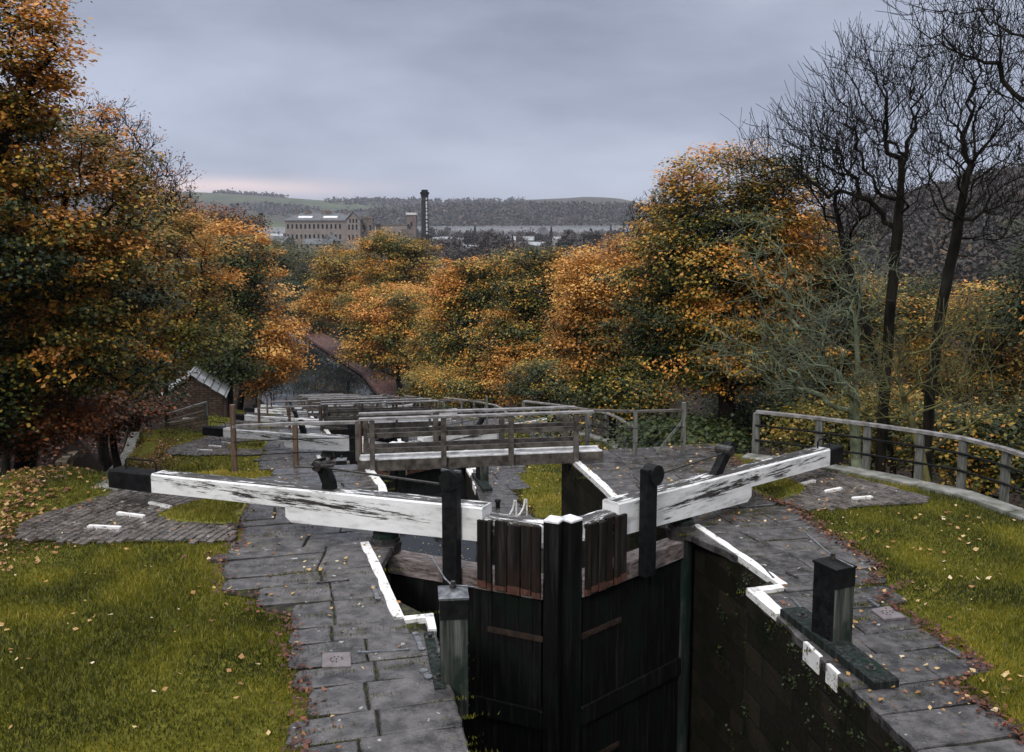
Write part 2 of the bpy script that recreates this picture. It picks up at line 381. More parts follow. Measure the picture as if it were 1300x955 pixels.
# canal below the locks: towpath edge and path outer edge, both from the photograph
can_r = [P(x, y, -18.3) for x, y in ((520, 527), (500, 511), (480, 501), (460, 475.5), (423, 451), (381, 424), (366, 412), (345, 404))]
path_r = [P(x, y, -18.2) for x, y in ((570, 527), (550, 511), (531, 501), (513, 481), (469, 456), (434, 435), (393, 415), (376, 404), (352, 396))]
def poly_x(poly, y):
    ys = [p[1] for p in poly]; xs = [p[0] for p in poly]; return np.interp(y, ys, xs)
SKY = ([-400, -200, 100, 220, 330, 420, 560, 620, 700, 740, 790, 830, 900, 1000, 1300, 1700], [236, 238, 240, 246, 250, 256, 258, 256.5, 252.5, 251, 253.5, 262, 272, 280, 285, 285])
RB = ([300, 400, 480, 560, 700, 830, 950, 1100], [284, 278, 272, 266, 264, 267, 276, 287])
RC = ([930, 1000, 1040, 1075, 1150, 1250, 1300, 1500, 1800], [345, 300, 282, 270, 262, 241, 234, 212, 200])
def elevtab(tab, px): return np.tan(PITCH + np.arctan((np.interp(px, *tab)-433)/F))
def H(x, y, deep=True):
    x = np.asarray(x, float); y = np.asarray(y, float)
    u = -.238*x+.971*y; v = .971*x+.238*y; r = np.hypot(x, y)
    lev = np.full_like(u, 3.6)
    for k in range(-1, NL):
        b = 20.3+21*k
        if k < NL-1 or True:
            lev = lev-3.6*np.where(np.abs(v-4) < 5.2, sstep(b, b+.7, u), sstep(b+.1, b+3.6, u))
    lev = np.maximum(lev, -18.0)
    w_ = u - 21*np.clip(np.floor((u+.7)/21), 0, NL-1)         # place within its own level
    vr = np.where(w_ < 14, 13.15, 13.15-3.6*((np.clip(w_, 14, 20.3)-14)/6.3)**1.15)
    vr = np.where(w_ < 3, 10+3.15*np.clip((w_+.7)/3.7, 0, 1), vr)
    # right side falls away to the valley
    dr = np.clip(v-vr, 0, None)
    z = lev - 2.2*sstep(0, 1.6, dr) - np.clip(dr-1.6, 0, 60)*.23
    # left: by-wash trench then a wooded bank
    dl = np.clip(-5.9-v, 0, None)
    bank = -1.5*sstep(0, .5, dl)+ 1.3*sstep(1.5, 2.4, dl) + np.clip(dl-2.4, 0, 26)*.17*sstep(120, 60, u)
    z = z+bank
    # mounds
    mound = .35*np.exp(-((v+4.6)/1.1)**2)*np.clip(np.sin((w_-18.2)/4.6*3.14), 0, 1)*(w_ > 18.2)*(w_ < 22)
    z = z+np.where(dl <= 0, mound, 0)
    z = z + vnoise(x, y, 2.1, 1)*np.where(np.abs(v-4) < 9, .015, .25) + vnoise(x, y, 9, 2)*np.where(np.abs(v-4) < 9.5, 0, .8)
    # bottom pound
    low = sstep(100, 106, u)
    cr = poly_x(can_r, y); pr = poly_x(path_r, y)
    cw = 17.0
    zc = np.full_like(u, -18.3)
    zc = np.where((x < cr) & (x > cr-cw), -20.5, zc)
    zc = zc + 9*sstep(2, 40, cr-cw-x) - 3.0*sstep(1.5, 14, x-pr) - np.clip(x-pr-10, 0, 60)*.12
    zc = zc*(1-sstep(215, 330, y)) + sstep(215, 330, y)*-20
    z = z*(1-low)+zc*low
    # the valley and the hills
    far = sstep(230, 420, r)
    valley = -20+vnoise(x, y, 160, 3)*6+vnoise(x, y, 60, 4)*2
    z = z*(1-far)+valley*far
    px = 650+F*x/np.maximum(y*cos(PITCH), 1)
    px = np.where(y < 1, np.where(x > 0, 1700, -400), px); px = np.clip(px, -400, 1800)
    nA = vnoise(x, y, 500, 5)*18+vnoise(x, y, 180, 6)*7
    ra = sstep(1900, 3600, r); topA = CH-3600*elevtab(SKY, px); z = z+(topA+21)*ra*(r < 3600)+((topA+21)*(r >= 3600)*(1-.5*sstep(3600, 5600, r)))+nA*ra*(1-sstep(2900, 3500, r))
    topB = CH-2300*elevtab(RB, px); rb = np.where(r < 2300, sstep(1650, 2300, r), 1-sstep(2300, 2900, r)); z = np.maximum(z, -20+(topB+20)*rb)
    topC = CH-760*elevtab(RC, px); rc = np.where(r < 760, sstep(260, 760, r), 1-.45*sstep(760, 1500, r)); z = np.where(px > 930, np.maximum(z, -20+(topC+20)*rc+vnoise(x, y, 70, 8)*8*rc*(1-rc)*2), z)
    if deep:
        z = z-np.where((np.abs(v-4) < 9), .02, 0)
        ch = (u > -.5) & (u < 105.5) & (v > .45) & (v < 7.25)
        z = np.where(ch, z-9.5, z)
    return z
def axis(parts, growth, far):
    out = [parts[0]]
    for a, b, s in zip(parts[:-1], parts[1:], growth): out += list(np.arange(out[-1]+s, b+s*.5, s))
    s = growth[-1]; hi = [out[-1]]
    while hi[-1] < far: s *= 1.10; hi.append(hi[-1]+s)
    s = growth[0]; lo = [out[0]]
    while lo[-1] > -far*.8: s *= 1.13; lo.append(lo[-1]-s)
    return np.array(lo[:0:-1]+out+hi[1:])
gx = axis([-34, -14, 16, 48], [.8, .35, .8], 4300)
gy = axis([-3, 30, 110, 230], [.35, .5, .9], 4900)
X, Y = np.meshgrid(gx, gy); Z = H(X, Y)
nx, ny = len(gx), len(gy)
idx = np.arange(nx*ny).reshape(ny, nx)
Fa = np.stack([idx[:-1, :-1], idx[:-1, 1:], idx[1:, 1:], idx[1:, :-1]], -1).reshape(-1, 4)
U, Vv = -.238*X+.971*Y, .971*X+.238*Y
RR = np.hypot(X, Y)
lawn = ((Vv > -6.1) & (Vv < 14.2) & (U < 103)).astype(float)
lawn += np.where(RR > 330, np.clip(vnoise(X, Y, 260, 11)*2+.35, 0, .8), 0)
wood = np.where(RR > 300, np.clip(vnoise(X, Y, 330, 12)*3+.4, 0, 1), 1-lawn)
t = NT('grass_and_leaf_litter')
a1 = t.n('ShaderNodeAttribute', attribute_name='lawn').outputs['Fac']; a2 = t.n('ShaderNodeAttribute', attribute_name='wood').outputs['Fac']; a3 = t.n('ShaderNodeAttribute', attribute_name='fardist').outputs['Fac']
wc = t.wcoord(); n1 = t.noise(wc, .7, 8, .6); n2_ = t.noise(wc, 14, 6, .7); n3 = t.noise(wc, 60, 3, .6)
g = t.ramp(n1, [(.3, (.035, .045, .01)), (.48, (.09, .095, .014)), (.62, (.14, .135, .022)), (.75, (.15, .10, .03))])
g = t.mix(.55, g, t.ramp(n2_, [(.35, (.025, .03, .004)), (.65, (.22, .2, .025))]))
li = t.ramp(n2_, [(.35, (.003, .003, .002)), (.5, (.010, .006, .004)), (.6, (.028, .012, .006)), (.68, (.010, .014, .005))])
fi = t.ramp(t.noise(wc, .006, 4, .5), [(.4, (.035, .05, .028)), (.5, (.075, .095, .04)), (.6, (.05, .05, .035))])
wo_ = t.ramp(t.noise(wc, .03, 8, .8), [(.4, (.018, .018, .016)), (.55, (.05, .04, .03)), (.65, (.07, .05, .03))])
c = t.mix(a1, li, g); cf = t.mix(a2, fi, wo_); c = t.mix(a3, c, cf)
t.pbr(c, .9, t.math('ADD', n2_, n3), .6, .04, spec=.15)
ground = npmesh('ground', np.stack([X, Y, Z], -1).reshape(-1, 3), Fa, t.m, attrs={'lawn': ('POINT', np.clip(lawn, 0, 1).ravel()), 'wood': ('POINT', wood.ravel()), 'fardist': ('POINT', sstep(230, 400, RR).ravel())}, smooth=True)
tag(ground, kind='structure')
# ------------------------------------------------------------------ water
def watermat(name, c, rough, sc, bs, specks=True):
    t = NT(name); v = t.wcoord((1, .5, 1)); n = t.noise(v, sc, 3, .5)
    col = c
    p = t.pbr(col, rough, n, bs, .05, spec=.5); p.inputs['IOR'].default_value = 1.33; return t.m
M['water'] = watermat('canal_water', (.008, .010, .010), .03, 1.2, .05)
M['lockwater'] = watermat('lock_water', (.006, .007, .007), .08, 3, .1)
L = [Vector((p[0]-17.3, p[1], 0)) for p in can_r]; Rr = [Vector((p[0]+.15, p[1], 0)) for p in can_r]
L[0].y -= 2; Rr[0].y -= 2
m = MB(); n = len(L); m.add([(p.x, p.y, 0) for p in L]+[(p.x, p.y, 0) for p in Rr], [(i, n+i, n+i+1, i+1) for i in range(n-1)])
tag(m.build('canal_water', M['water'], loc=(0, 0, CANZ)), kind='structure')
# towpath
tt = NT('leaf_covered_towpath'); wv = tt.wcoord(); n1 = tt.noise(wv, .35, 6); n2_ = tt.noise(wv, 5, 6, .75)
c = tt.mix(.6, tt.ramp(n1, [(.35, (.03, .02, .02)), (.6, (.085, .052, .05))]), tt.ramp(n2_, [(.35, (.02, .01, .01)), (.52, (.065, .026, .024)), (.66, (.15, .07, .055))]))
tt.pbr(c, .7, n2_, .4, .03)
m = MB(); m.strip([Vector((p[0], p[1], 0)) for p in can_r], [Vector((poly_x(path_r, p[1]), p[1], 0)) for p in can_r], .45, .0)
tag(m.build('towpath', tt.m, loc=(0, 0, -18.12)), kind='structure')
# ------------------------------------------------------------------ lock chambers (one pattern, five levels)
LC = [W(-.7, 1.66), W(8, 1.66), P(553, 803), P(549, 783), P(512, 787), P(498, 757), P(482, 720), P(467, 691), P(478, 686), P(505, 688), P(497, 650), P(489, 619), P(472, 597), W(20.3, 1.45)]
RC_ = [W(-.7, 6.0), W(7.6, 6.0), P(986, 784), P(948, 751), W(UV(P(948, 751))[0]+.03, UV(P(995, 749))[1]), P(938, 709), P(880, 669), P(862, 674), P(800, 657), P(764, 620), P(729, 588), W(20.3, 6.15)]
def offs(pl, d):
    out = []
    for p in pl:
        u, v = UV(p); out.append(W(u, v+d))
    return out
lwall = MB(); 
def wallblock(mb, inner, vout, top=-.03, bot=-9.4):
    us = [UV(p) for p in inner]; n = len(inner)
    poly = [(p[0], p[1]) for p in inner]+[(W(us[-1][0], vout)[0], W(us[-1][0], vout)[1]), (W(us[0][0], vout)[0], W(us[0][0], vout)[1])]
    v = [(x, y, z) for z in (bot, top) for x, y in poly]; k = len(poly)
    outer = [W(q[0], vout) for q in us]
    vi = len(v); v += [(p[0], p[1], top) for p in outer]
    f = [(i, (i+1) % k, k+(i+1) % k, k+i) for i in range(k)]
    f += [(k+i, k+i+1, vi+i+1, vi+i) for i in range(n-1)]
    mb.add(v, f)
SIDE = {}
for nm, inner, vout, w0 in (('left', LC, -.25, 1), ('right', RC_, 7.9, -1)):
    SIDE[nm] = inner
LEV = ['nearest lock', 'second lock down the hill', 'third lock down the hill', 'fourth lock down the hill', 'lowest lock beside the canal']
PAVE_L = [(381, 960), (381, 850), (367, 835), (370, 784), (326, 778), (326, 758), (276, 755), (275, 703), (299, 701), (303, 660), (316, 634), (318, 612), (345, 604), (330, 588)]
PAVE_R = [(1330, 960), (1203, 866), (1258, 853), (1190, 808), (1158, 786), (1116, 763), (1103, 744), (1153, 741), (1119, 724), (1080, 698), (1048, 676), (1016, 650), (985, 638), (942, 620), (940, 600), (930, 578)]
pl = sorted([UV(P(*q)) for q in PAVE_L]); prr = sorted([UV(P(*q)) for q in PAVE_R])
def bound(tab, u): return float(np.interp(u, [q[0] for q in tab], [q[1] for q in tab]))
def cope(side, u):
    pts = sorted([UV(p) for p in SIDE[side]], key=lambda q: q[0])
    return float(np.interp(u, [q[0] for q in pts], [q[1] for q in pts]))
def slab_rows(mb, side, u0, u1, rng, zt=.0):
    cu = sorted(UV(p)[0] for p in SIDE[side]); u = u0
    while u < u1-.05:
        h = rng.uniform(.42, .85); nu = min(u+h, u1)
        for q in cu:
            if u+.25 < q < nu+.2 and abs(q-u) > .22: nu = q; break
        g = .012
        a, b = u+g, nu-g; mid = (u+nu)/2
        eps = .02
        if side == 'left':
            o = bound(pl, mid)+rng.uniform(-.12, .12); ca, cb = cope('left', a+eps), cope('left', b-eps); s = -1
        else:
            o = bound(prr, mid)+rng.uniform(-.1, .1); ca, cb = cope('right', a+eps), cope('right', b-eps); s = 1
        if abs(ca-cb) > .3: ca = cb = (min(ca, cb) if side == 'left' else max(ca, cb))
        # split the row
        tot = abs(o-(ca+cb)/2); cuts = [0]
        x = rng.uniform(.7, 1.15)
        while x < tot-.45: cuts.append(x/tot); x += rng.uniform(.7, 1.6)
        cuts.append(1)
        for i in range(len(cuts)-1):
            f0, f1 = cuts[i], cuts[i+1]; gg = .012/tot
            if i > 0: f0 += gg
            if i < len(cuts)-2: f1 -= gg
            dz = rng.uniform(-.007, .008); tu, tv = rng.uniform(-.006, .006), rng.uniform(-.005, .005)
            j = lambda: rng.uniform(-.012, .012)
            cn = [(a+j()*(i > 0), ca+(o-ca)*f0), (b+j(), cb+(o-cb)*f0), (b+j(), cb+(o-cb)*f1), (a+j(), ca+(o-ca)*f1)]
            if i == len(cuts)-2: cn = [cn[0], cn[1], (cn[2][0]-.03, cn[2][1]-s*.05), (cn[2][0]-.12, cn[2][1]), (cn[3][0]+.1, cn[3][1]+s*.03), (cn[3][0]+.02, cn[3][1]-s*.06)]
            pw = [W(*q) for q in cn]
            pc = []
            for e0, e1 in zip(pw, pw[1:]+pw[:1]):
                for f_ in (0, .22, .5, .78):
                    q = e0+(e1-e0)*f_; amp = .006 if f_ == 0 else .013
                    pc.append((q[0]+rng.uniform(-amp, amp), q[1]+rng.uniform(-amp, amp)))
            x0, y0 = pc[0]
            mb.prism(pc, -.09, zt+dz, .014, zt=lambda p: zt+dz+tu*(p[0]-x0)+tv*(p[1]-y0))
        u = nu
rng = random.Random(3)
slabs = MB(); slab_rows(slabs, 'left', 3.0, 20.25, rng, .03); slab_rows(slabs, 'right', 3.0, 20.25, rng, .03)
# dark bedding under the slabs
bed = MB()
us = np.arange(3.0, 20.3, .35)
for sd, tb, s in (('left', pl, 1), ('right', prr, -1)):
    A = [W(q, cope(sd, q)-s*.03) for q in us]; B = [W(q, bound(tb, q)+s*.08) for q in us]
    n = len(us); bed.add([(p[0], p[1], 0) for p in A]+[(p[0], p[1], 0) for p in B], [(i, i+1, n+i+1, n+i) for i in range(n-1)])
# cobbled arcs
def inpoly(x, y, poly):
    c = False; j = len(poly)-1
    for i in range(len(poly)):
        if (poly[i][1] > y) != (poly[j][1] > y) and x < (poly[j][0]-poly[i][0])*(y-poly[i][1])/(poly[j][1]-poly[i][1])+poly[i][0]: c = not c
        j = i
    return c
ARC_L = [(tuple(P(*q)[:2])) for q in ((302, 669), (297, 689), (101, 690), (20, 686), (28, 667), (76, 648), (112, 637), (150, 624), (178, 612), (300, 612), (318, 634), (303, 640))]
ISL_L = [(tuple(P(*q)[:2])) for q in ((200, 657), (228, 645), (260, 637), (287, 634), (318, 632), (303, 668), (266, 667), (223, 664))]
ARC_R = [(tuple(P(*q)[:2])) for q in ((1012, 594), (1060, 603), (1099, 611), (1175, 633), (1171, 641), (1111, 644), (1023, 650), (985, 640), (940, 622), (935, 606), (960, 592))]
ISL_R = [(tuple(P(*q)[:2])) for q in ((943, 615), (972, 608), (992, 609), (1023, 621), (1016, 629), (987, 637), (968, 632))]
HL = Vector((-2.07, 15.0, 0)); HR = Vector((2.9, 15.7, 0)); MT = Vector((.77, 13.7, 0))
setts = MB()
def arc_setts(cen, poly, isl, off, rng):
    r = 1.2
    while r < 15:
        k = 2*pi*r/.235; n = int(k); ph = rng.random()
        for i in range(n):
            a = (i+ph)*2*pi/n; x = cen[0]+cos(a)*r; y = cen[1]+sin(a)*r
            if not inpoly(x, y, poly) or inpoly(x, y, isl): continue
            tx, ty = -sin(a), cos(a); rx, ry = cos(a), sin(a); hl = .108+rng.uniform(-.006, .006); hw = .056
            dz = rng.uniform(-.008, .01)+.045
            pc = [(x+tx*p*hl+rx*q*hw, y+ty*p*hl+ry*q*hw) for p, q in ((-1, -1), (1, -1), (1, 1), (-1, 1))]
            setts.prism(pc, -.06, dz, .012)
        r += .135
arc_setts((HL[0]+3.5, HL[1]-1.0), ARC_L, ISL_L, 0, rng); arc_setts((HR[0]-3.5, HR[1]-2.6), ARC_R, ISL_R, 0, rng)
ab = MB()
for poly in (ARC_L, ARC_R): ab.add([(p[0], p[1], .026) for p in poly], [tuple(range(len(poly)))])
# kerb stones and their line at the right
KO = [W(3, 13.25), W(8, 13.35), W(12, 13.25), P(1300, 651), P(1231, 627), P(1175, 615), P(1138, 606), P(1088, 597), P(1023, 588), P(980, 582), P(948, 578)]
def resample(pl, step):
    out = [pl[0]]; 
    for a, b in zip(pl[:-1], pl[1:]):
        d = (b-a).length; n = max(1, round(d/step)); out += [a+(b-a)*i/n for i in range(1, n+1)]
    return out
def kerb(mb, pl, w_, h, rng):
    pl = resample(pl, 1.15)
    for a, b in zip(pl[:-1], pl[1:]):
        t_ = (b-a).normalized(); nn = Vector((t_.y, -t_.x, 0)); a2 = a+t_*.008; b2 = b-t_*.008
        z = h+rng.uniform(-.012, .012)
        mb.prism([(a2.x, a2.y), (b2.x, b2.y), ((b2-nn*w_).x, (b2-nn*w_).y), ((a2-nn*w_).x, (a2-nn*w_).y)], -1.6, z, .015)
K0 = None
def stuffmesh(name, V, Fa, mat, hue, label=None):
    o = npmesh(name, V, Fa, mat, attrs={'hue': ('FACE', hue)}); tag(o, kind='stuff')
    if label: o['label'] = label
    return o
# build level 0 then copy per level
class Grp:
    pass
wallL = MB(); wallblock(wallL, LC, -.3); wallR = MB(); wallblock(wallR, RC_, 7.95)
def edge_strip(mb, pl, wd, sgn, i0, i1, rng):
    pts = resample(pl[i0:i1+1], .2)
    A = []; B = []
    for i, p in enumerate(pts):
        t_ = (pts[min(i+1, len(pts)-1)]-pts[max(i-1, 0)]).normalized(); nn = Vector((-t_.y, t_.x, 0))*sgn
        A.append(p-nn*.012); B.append(p+nn*(wd+rng.uniform(-.017, .017)))
    mb.strip(A, B, .10, .047)
WE_L = MB(); edge_strip(WE_L, LC, .105, 1, 2, 3, rng); edge_strip(WE_L, LC, .12, 1, 3, 4, rng); edge_strip(WE_L, LC, .125, 1, 4, 7, rng); edge_strip(WE_L, LC, .15, 1, 9, 12, rng)
WE_R = MB(); edge_strip(WE_R, RC_, .17, -1, 2, 3, rng); edge_strip(WE_R, RC_, .13, -1, 3, 4, rng); edge_strip(WE_R, RC_, .11, -1, 4, 6, rng); edge_strip(WE_R, RC_, .13, -1, 8, 11, rng)
wl = thing('lock_chamber_wall', (0, 0, 0), '', 'lock wall', 'side walls of the lock chambers')
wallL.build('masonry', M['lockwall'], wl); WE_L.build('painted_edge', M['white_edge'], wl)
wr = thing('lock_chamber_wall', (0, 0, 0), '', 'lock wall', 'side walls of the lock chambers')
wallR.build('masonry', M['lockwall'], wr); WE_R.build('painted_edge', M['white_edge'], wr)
wp = MB()
def onwall(px, py):
    z = 0.0
    for z in np.arange(-.05, -1.2, -.01):
        u, v = UV(P(px, py, z))
        if v < cope('right', u): break
    return W(u, cope('right', u)), z
for x0, x1 in ((1021, 1041), (1050, 1064)):
    e_ = [P(x, 784+(x-986)*.96) for x in (x0, x1)]; t_ = (e_[0]-e_[1]).normalized(); nn = Vector((t_.y, -t_.x, 0))
    wp.prism([(q.x, q.y) for q in (e_[0]-nn*.015, e_[1]-nn*.015, e_[1]+nn*.035, e_[0]+nn*.035)], -.20, .038, .01)
    continue
    wp.add([tuple(Vector((q.x, q.y, z))+s*nn) for s in (-1, 1) for q, z in ((A, za), (B, zb_), (B, zc_), (A, zc_))], [(0, 1, 2, 3), (7, 6, 5, 4), (0, 4, 5, 1), (1, 5, 6, 2), (2, 6, 7, 3), (3, 7, 4, 0)])
wp.build('painted_patch', M['white_edge'], wr)
kb = MB(); kerb(kb, KO, .42, .07, rng)
kbo = tag(kb.build('kerb', M['kerb']), 'pale mossy stone kerb curving under the railing at the nearest lock', 'kerb', 'curved stone kerbs')
turf = MB()
for poly in (ISL_L, ISL_R):
    turf.prism(poly, -.05, .055, .02)
tf_ = tag(turf.build('turf_island', simple('turf_soil', (.06, .07, .008), (.17, .165, .018), 9, .9)), kind='structure')
sl_ = tag(slabs.build('stone_paving', M['slab']), kind='structure'); se_ = tag(setts.build('sett_paving', M['sett']), kind='structure')
bd_ = tag(bed.build('paving_bed', M['soil']), kind='structure'); bd_.location.z = -.004; ab_ = tag(ab.build('sett_bed', M['soil']), kind='structure')
WATZ = [-7.2, -.95, -.9, -.9, -.9]
wm_ = MB(); q = [W(-.5, .7), W(14.3, .7), HL, MT, HR, W(14.0, 7), W(-.5, 7)]; wm_.add([(p[0], p[1], 0) for p in q], [tuple(range(7))])
wm2 = MB(); q2 = [W(14.3, .7), HL, MT, HR, W(14.0, 7)]; q1 = [p-STEP for p in q2]; qq = q2+q1[::-1]; wm2.add([(p[0], p[1], 0) for p in qq], [tuple(range(10))])
wt2 = wm2.build('lock_water', M['lockwater']); tag(wt2, kind='structure')
wt = tag(wm_.build('lock_water', M['lockwater']), kind='structure'); wt.location.z = WATZ[0]
for k in range(NL):
    off = STEP*k
    if k:
        for root, sd in ((wl, 'left'), (wr, 'right')): dup(root, off, f'stone wall with white painted edge on the {sd} side of the {LEV[k]}')
        for o in (sl_, se_, bd_, ab_, tf_):
            c = o.copy(); COL.objects.link(c); c.location = Vector(o.location)+off
        c = wt2 if k == 1 else wt2.copy()
        if k > 1: COL.objects.link(c)
        c.location = off+Vector((0, 0, WATZ[k]))
        c = kbo.copy(); COL.objects.link(c); c.location = off; c['label'] = f'pale stone kerb curving under the railing at the {LEV[k]}'
wl['label'] = 'dark stone wall with white painted edge on the left side of the nearest lock'
wr['label'] = 'dark stone wall with white painted edge on the right side of the nearest lock'
# ------------------------------------------------------------------ lock gates
def gate_leaf(H0, sgn, label):
    d = MT-H0; L_ = d.length; rz = math.atan2(d.y, d.x)
    g = thing('lock_gate', H0, label, 'lock gate', 'pairs of lock gates with white balance beams', rz)
    up = sgn                    # local y that faces the camera
    def Y(a, b): return (min(a*up, b*up), max(a*up, b*up))
    # balance beam: sloping, thick near the gate, thinner outside
    b = MB(); hw = .17
    sx = [-6.0, -4.6, -1.92, -1.9, 1.8]
    top = [.62, .665, .765, .765, .885]; bot = [.27, .285, .44, .175, .375]
    def zt(x): return float(np.interp(x, sx, top))
    def beam(x0, x1, zb0, zb1, mb, hwid, c=.025):
        v = []
        for x, zb in ((x0, zb0), (x1, zb1)):
            zz = zt(x); v += [(x, -hwid, zb), (x, hwid, zb), (x, hwid, zz-c), (x, hwid-c, zz), (x, -hwid+c, zz), (x, -hwid, zz-c)]
        mb.add(v, [tuple(range(5, -1, -1)), tuple(range(6, 12))]+[(i, (i+1) % 6, 6+(i+1) % 6, 6+i) for i in range(6)])
    xe = -4.95 if sgn < 0 else -4.78; ze_ = .31 if sgn < 0 else .32; xE = -6.0 if sgn < 0 else -5.3
    beam(xe, 1.85, ze_, .56, b, hw)
    low = MB(); ptsx = [-1.9, -1.82, -1.75, 1.82]
    v = []
    for x, z0, z1 in ((-1.9, .25, .44), (-1.78, .165, .445), (1.83, .345, .575)):
        v += [(x, -hw+.004, z0), (x, hw-.004, z0), (x, hw-.004, z1), (x, -hw+.004, z1)]
    low.add(v, [(3, 2, 1, 0), (8, 9, 10, 11)]+[(k*4+i, k*4+(i+1) % 4, k*4+4+(i+1) % 4, k*4+4+i) for k in (0, 1) for i in range(4)])
    bo = b.build('balance_beam', M['white_paint'], g); low.build('beam_underpiece', M['white_worn'], g)
    tp = MB(); tp.add([(x, y, zt(x)+.006) for x in (xe+.05, -3, 0, 1.83) for y in (-hw+.03, hw-.03)], [(2*i, 2*i+1, 2*i+3, 2*i+2) for i in range(3)]); tp.build('beam_top', M['white_top'], g)
    e = MB(); beam(xE, xe+.02, ze_-.03, ze_-.003, e, hw+.004)
    eo = e.build('beam_end', M['black'], g)
    h = MB(); z = zt(-5.2)
    x0, x1 = xE+.28, xE+(1.04 if sgn < 0 else .75); h.tube([(x0, .0, z-.01), (x0, 0, z+.15), (x0+.04, 0, z+.19), (x1-.04, 0, z+.21), (x1, 0, z+.17), (x1, 0, z-.01)], .018, 6); h.build('grab_handle', M['black'], g)
    # heel post with iron collar
    p = MB(); p.cyl((0, 0), .21, -9, .19, 20); p.build('heel_post', M['boxgreen'], g)
    p = MB(); p.cyl((0, 0), .26, -.02, .05, 20); p.cyl((0, 0), .235, .05, .12, 20); p.cyl((0, 0), .245, -.12, -.02, 20); p.build('iron_collar', M['iron'], g)
    # gate face and bars
    p = MB(); y0, y1 = Y(-.10, .13)
    x = .16; r_ = random.Random(5)
    while x < L_-.3:
        w_ = min(.2+r_.uniform(-.02, .03), L_-.3-x); p.box(x+.004, y0, -8.6, x+w_-.004, y1+r_.uniform(-.006, .006), -.44+r_.uniform(-.01, .01)); x += w_
    p.build('gate_boarding', M['gate'], g)
    y0, y1 = Y(-.15, .17)
    p = MB(); p.box(.12, y0, -.42, L_-.27, y1, -.13, .02); p.build('top_bar', M['bar'], g)
    for zz in (-2.2, -4.2):
        p = MB(); p.box(.12, y0, zz-.3, L_-.27, y1, zz, .02); p.build('cross_bar', M['gate'], g)
    # raised plank panel beside the mitre post
    xs = [1.78, 1.95, 2.08, 2.30, 2.52, 2.70] if L_ > 3 else [1.70, 1.87, 2.03, 2.2, 2.38, 2.55]
    ends = xs[1:]+[L_-.27]
    for i, (a, c_) in enumerate(zip(xs, ends)):
        p = MB(); yy = Y(.172, .225+.012*(i % 2)); gap = .012 if i not in (1,) else .05
        p.box(a+.003, yy[0], -.25-.02*(i % 3), c_-gap, yy[1], .70+.015*((i*7) % 3), .008); p.build('upright_plank', M['plank'], g)
        p = MB(); p.box(a+.006, min(.17*up, .232*up), -.36-.03*(i % 2), c_-gap-.003, max(.17*up, .232*up), -.255-.02*(i % 3), .0); p.build('plank_foot', M['rustplank'], g)
    yy = Y(-.14, .165); p = MB(); p.box(1.86, yy[0], .46, L_-.27, yy[1], .74, .03); p.build('upper_rail', M['white_top'], g)
    for zz in (-1.1, -3.2):
        p = MB(); p.box(L_-1.2, min(.13*up, .145*up), zz, L_-.27, max(.13*up, .145*up), zz+.09)
        for q in np.arange(L_-1.1, L_-.3, .22): p.box(q-.02, min(.14*up, .165*up), zz+.03, q+.02, max(.14*up, .165*up), zz+.06)
        p.build('iron_strap', M['rust'], g)
    # mitre post with white cap
    yy = Y(-.12, .15); p = MB(); p.box(L_-.265, yy[0], -8.8, L_-.02, yy[1], .80, .01); mp_ = p.build('mitre_post', M['gate'], g)
    p = MB(); p.box(L_-.27, yy[0]-.004, .79, L_-.015, yy[1]+.004, .825, .012); c_ = p.build('white_cap', M['deckwhite'], mp_)
    # tall paddle post with its rounded cast head
    xp = 1.37 if L_ > 3 else 1.25
    yy = Y(.19, .35); p = MB(); p.box(xp-.13, yy[0], -.62 if sgn < 0 else -.40, xp+.13, yy[1], 1.36, .01)
    po = p.build('paddle_post', M['black'], g)
    p = MB(); n = 20; yc = (yy[0]+yy[1])/2
    vv = []
    for y in (yc-.105, yc+.105):
        for k in range(n): a = 2*pi*k/n; vv.append((xp+.02*0+cos(a)*.165, y, 1.30+sin(a)*.165))
    p.add(vv, [tuple(range(n)), tuple(range(2*n-1, n-1, -1))]+[(k, n+k, n+(k+1) % n, (k+1) % n) for k in range(n)])
    if sgn > 0: p.v = [(x, y, z-.06) for x, y, z in p.v]; p.v = [(x-.10, y, z) for x, y, z in p.v]
    p.build('rack_housing', M['black'], po)
    p = MB(); p.box(xp-.17, yc-.02, 1.42, xp+.17, yc+.02, 1.455); 
    if sgn < 0: p.build('top_plate', M['strap'], po)
    # curved cast bracket on the beam and the rod between
    xb = -1.09; z = zt(xb)
    p = MB(); path = [(xb, z-.02), (xb-.01, z+.12), (xb-.10, z+.30), (xb-.21, z+.42), (xb-.16, z+.50)] if sgn < 0 else [(xb+.12, z-.02), (xb+.0, z+.12), (xb-.17, z+.32), (xb-.30, z+.44), (xb-.33, z+.52)]
    wd = [.11, .10, .10, .10, .05]; vv = []
    for (x, zz), q in zip(path, wd):
        for y in (-.07, .07): vv += [(x-q, y, zz), (x+q, y, zz+.02)]
    ff = [(0, 1, 3, 2), (16, 18, 19, 17)]
    for i in range(4):
        a = i*4; c_ = a+4; ff += [(a, a+2, c_+2, c_), (a+1, c_+1, c_+3, a+3), (a, c_, c_+1, a+1), (a+2, a+3, c_+3, c_+2)]
    p.add(vv, ff); p.build('gear_bracket', M['black'], g)
    p = MB(); q0 = (xb-.12, 0, z+.40)
    p.tube([(xb-.16, -.16, z+.40), (xb-.16, .16, z+.40)], .09, 12); p.build('gear_wheel', M['iron'], g)
    if sgn < 0:
        p = MB(); p.tube([(xb-.17, .2*up, z+.40), (xb-.52, .24*up, z+.38)], .018, 6); p.tube([(xb-.05, .14*up, z+.42), (xb+.22, .2*up, z+.47)], .03, 6); p.build('crank_spindle', M['iron'], g)
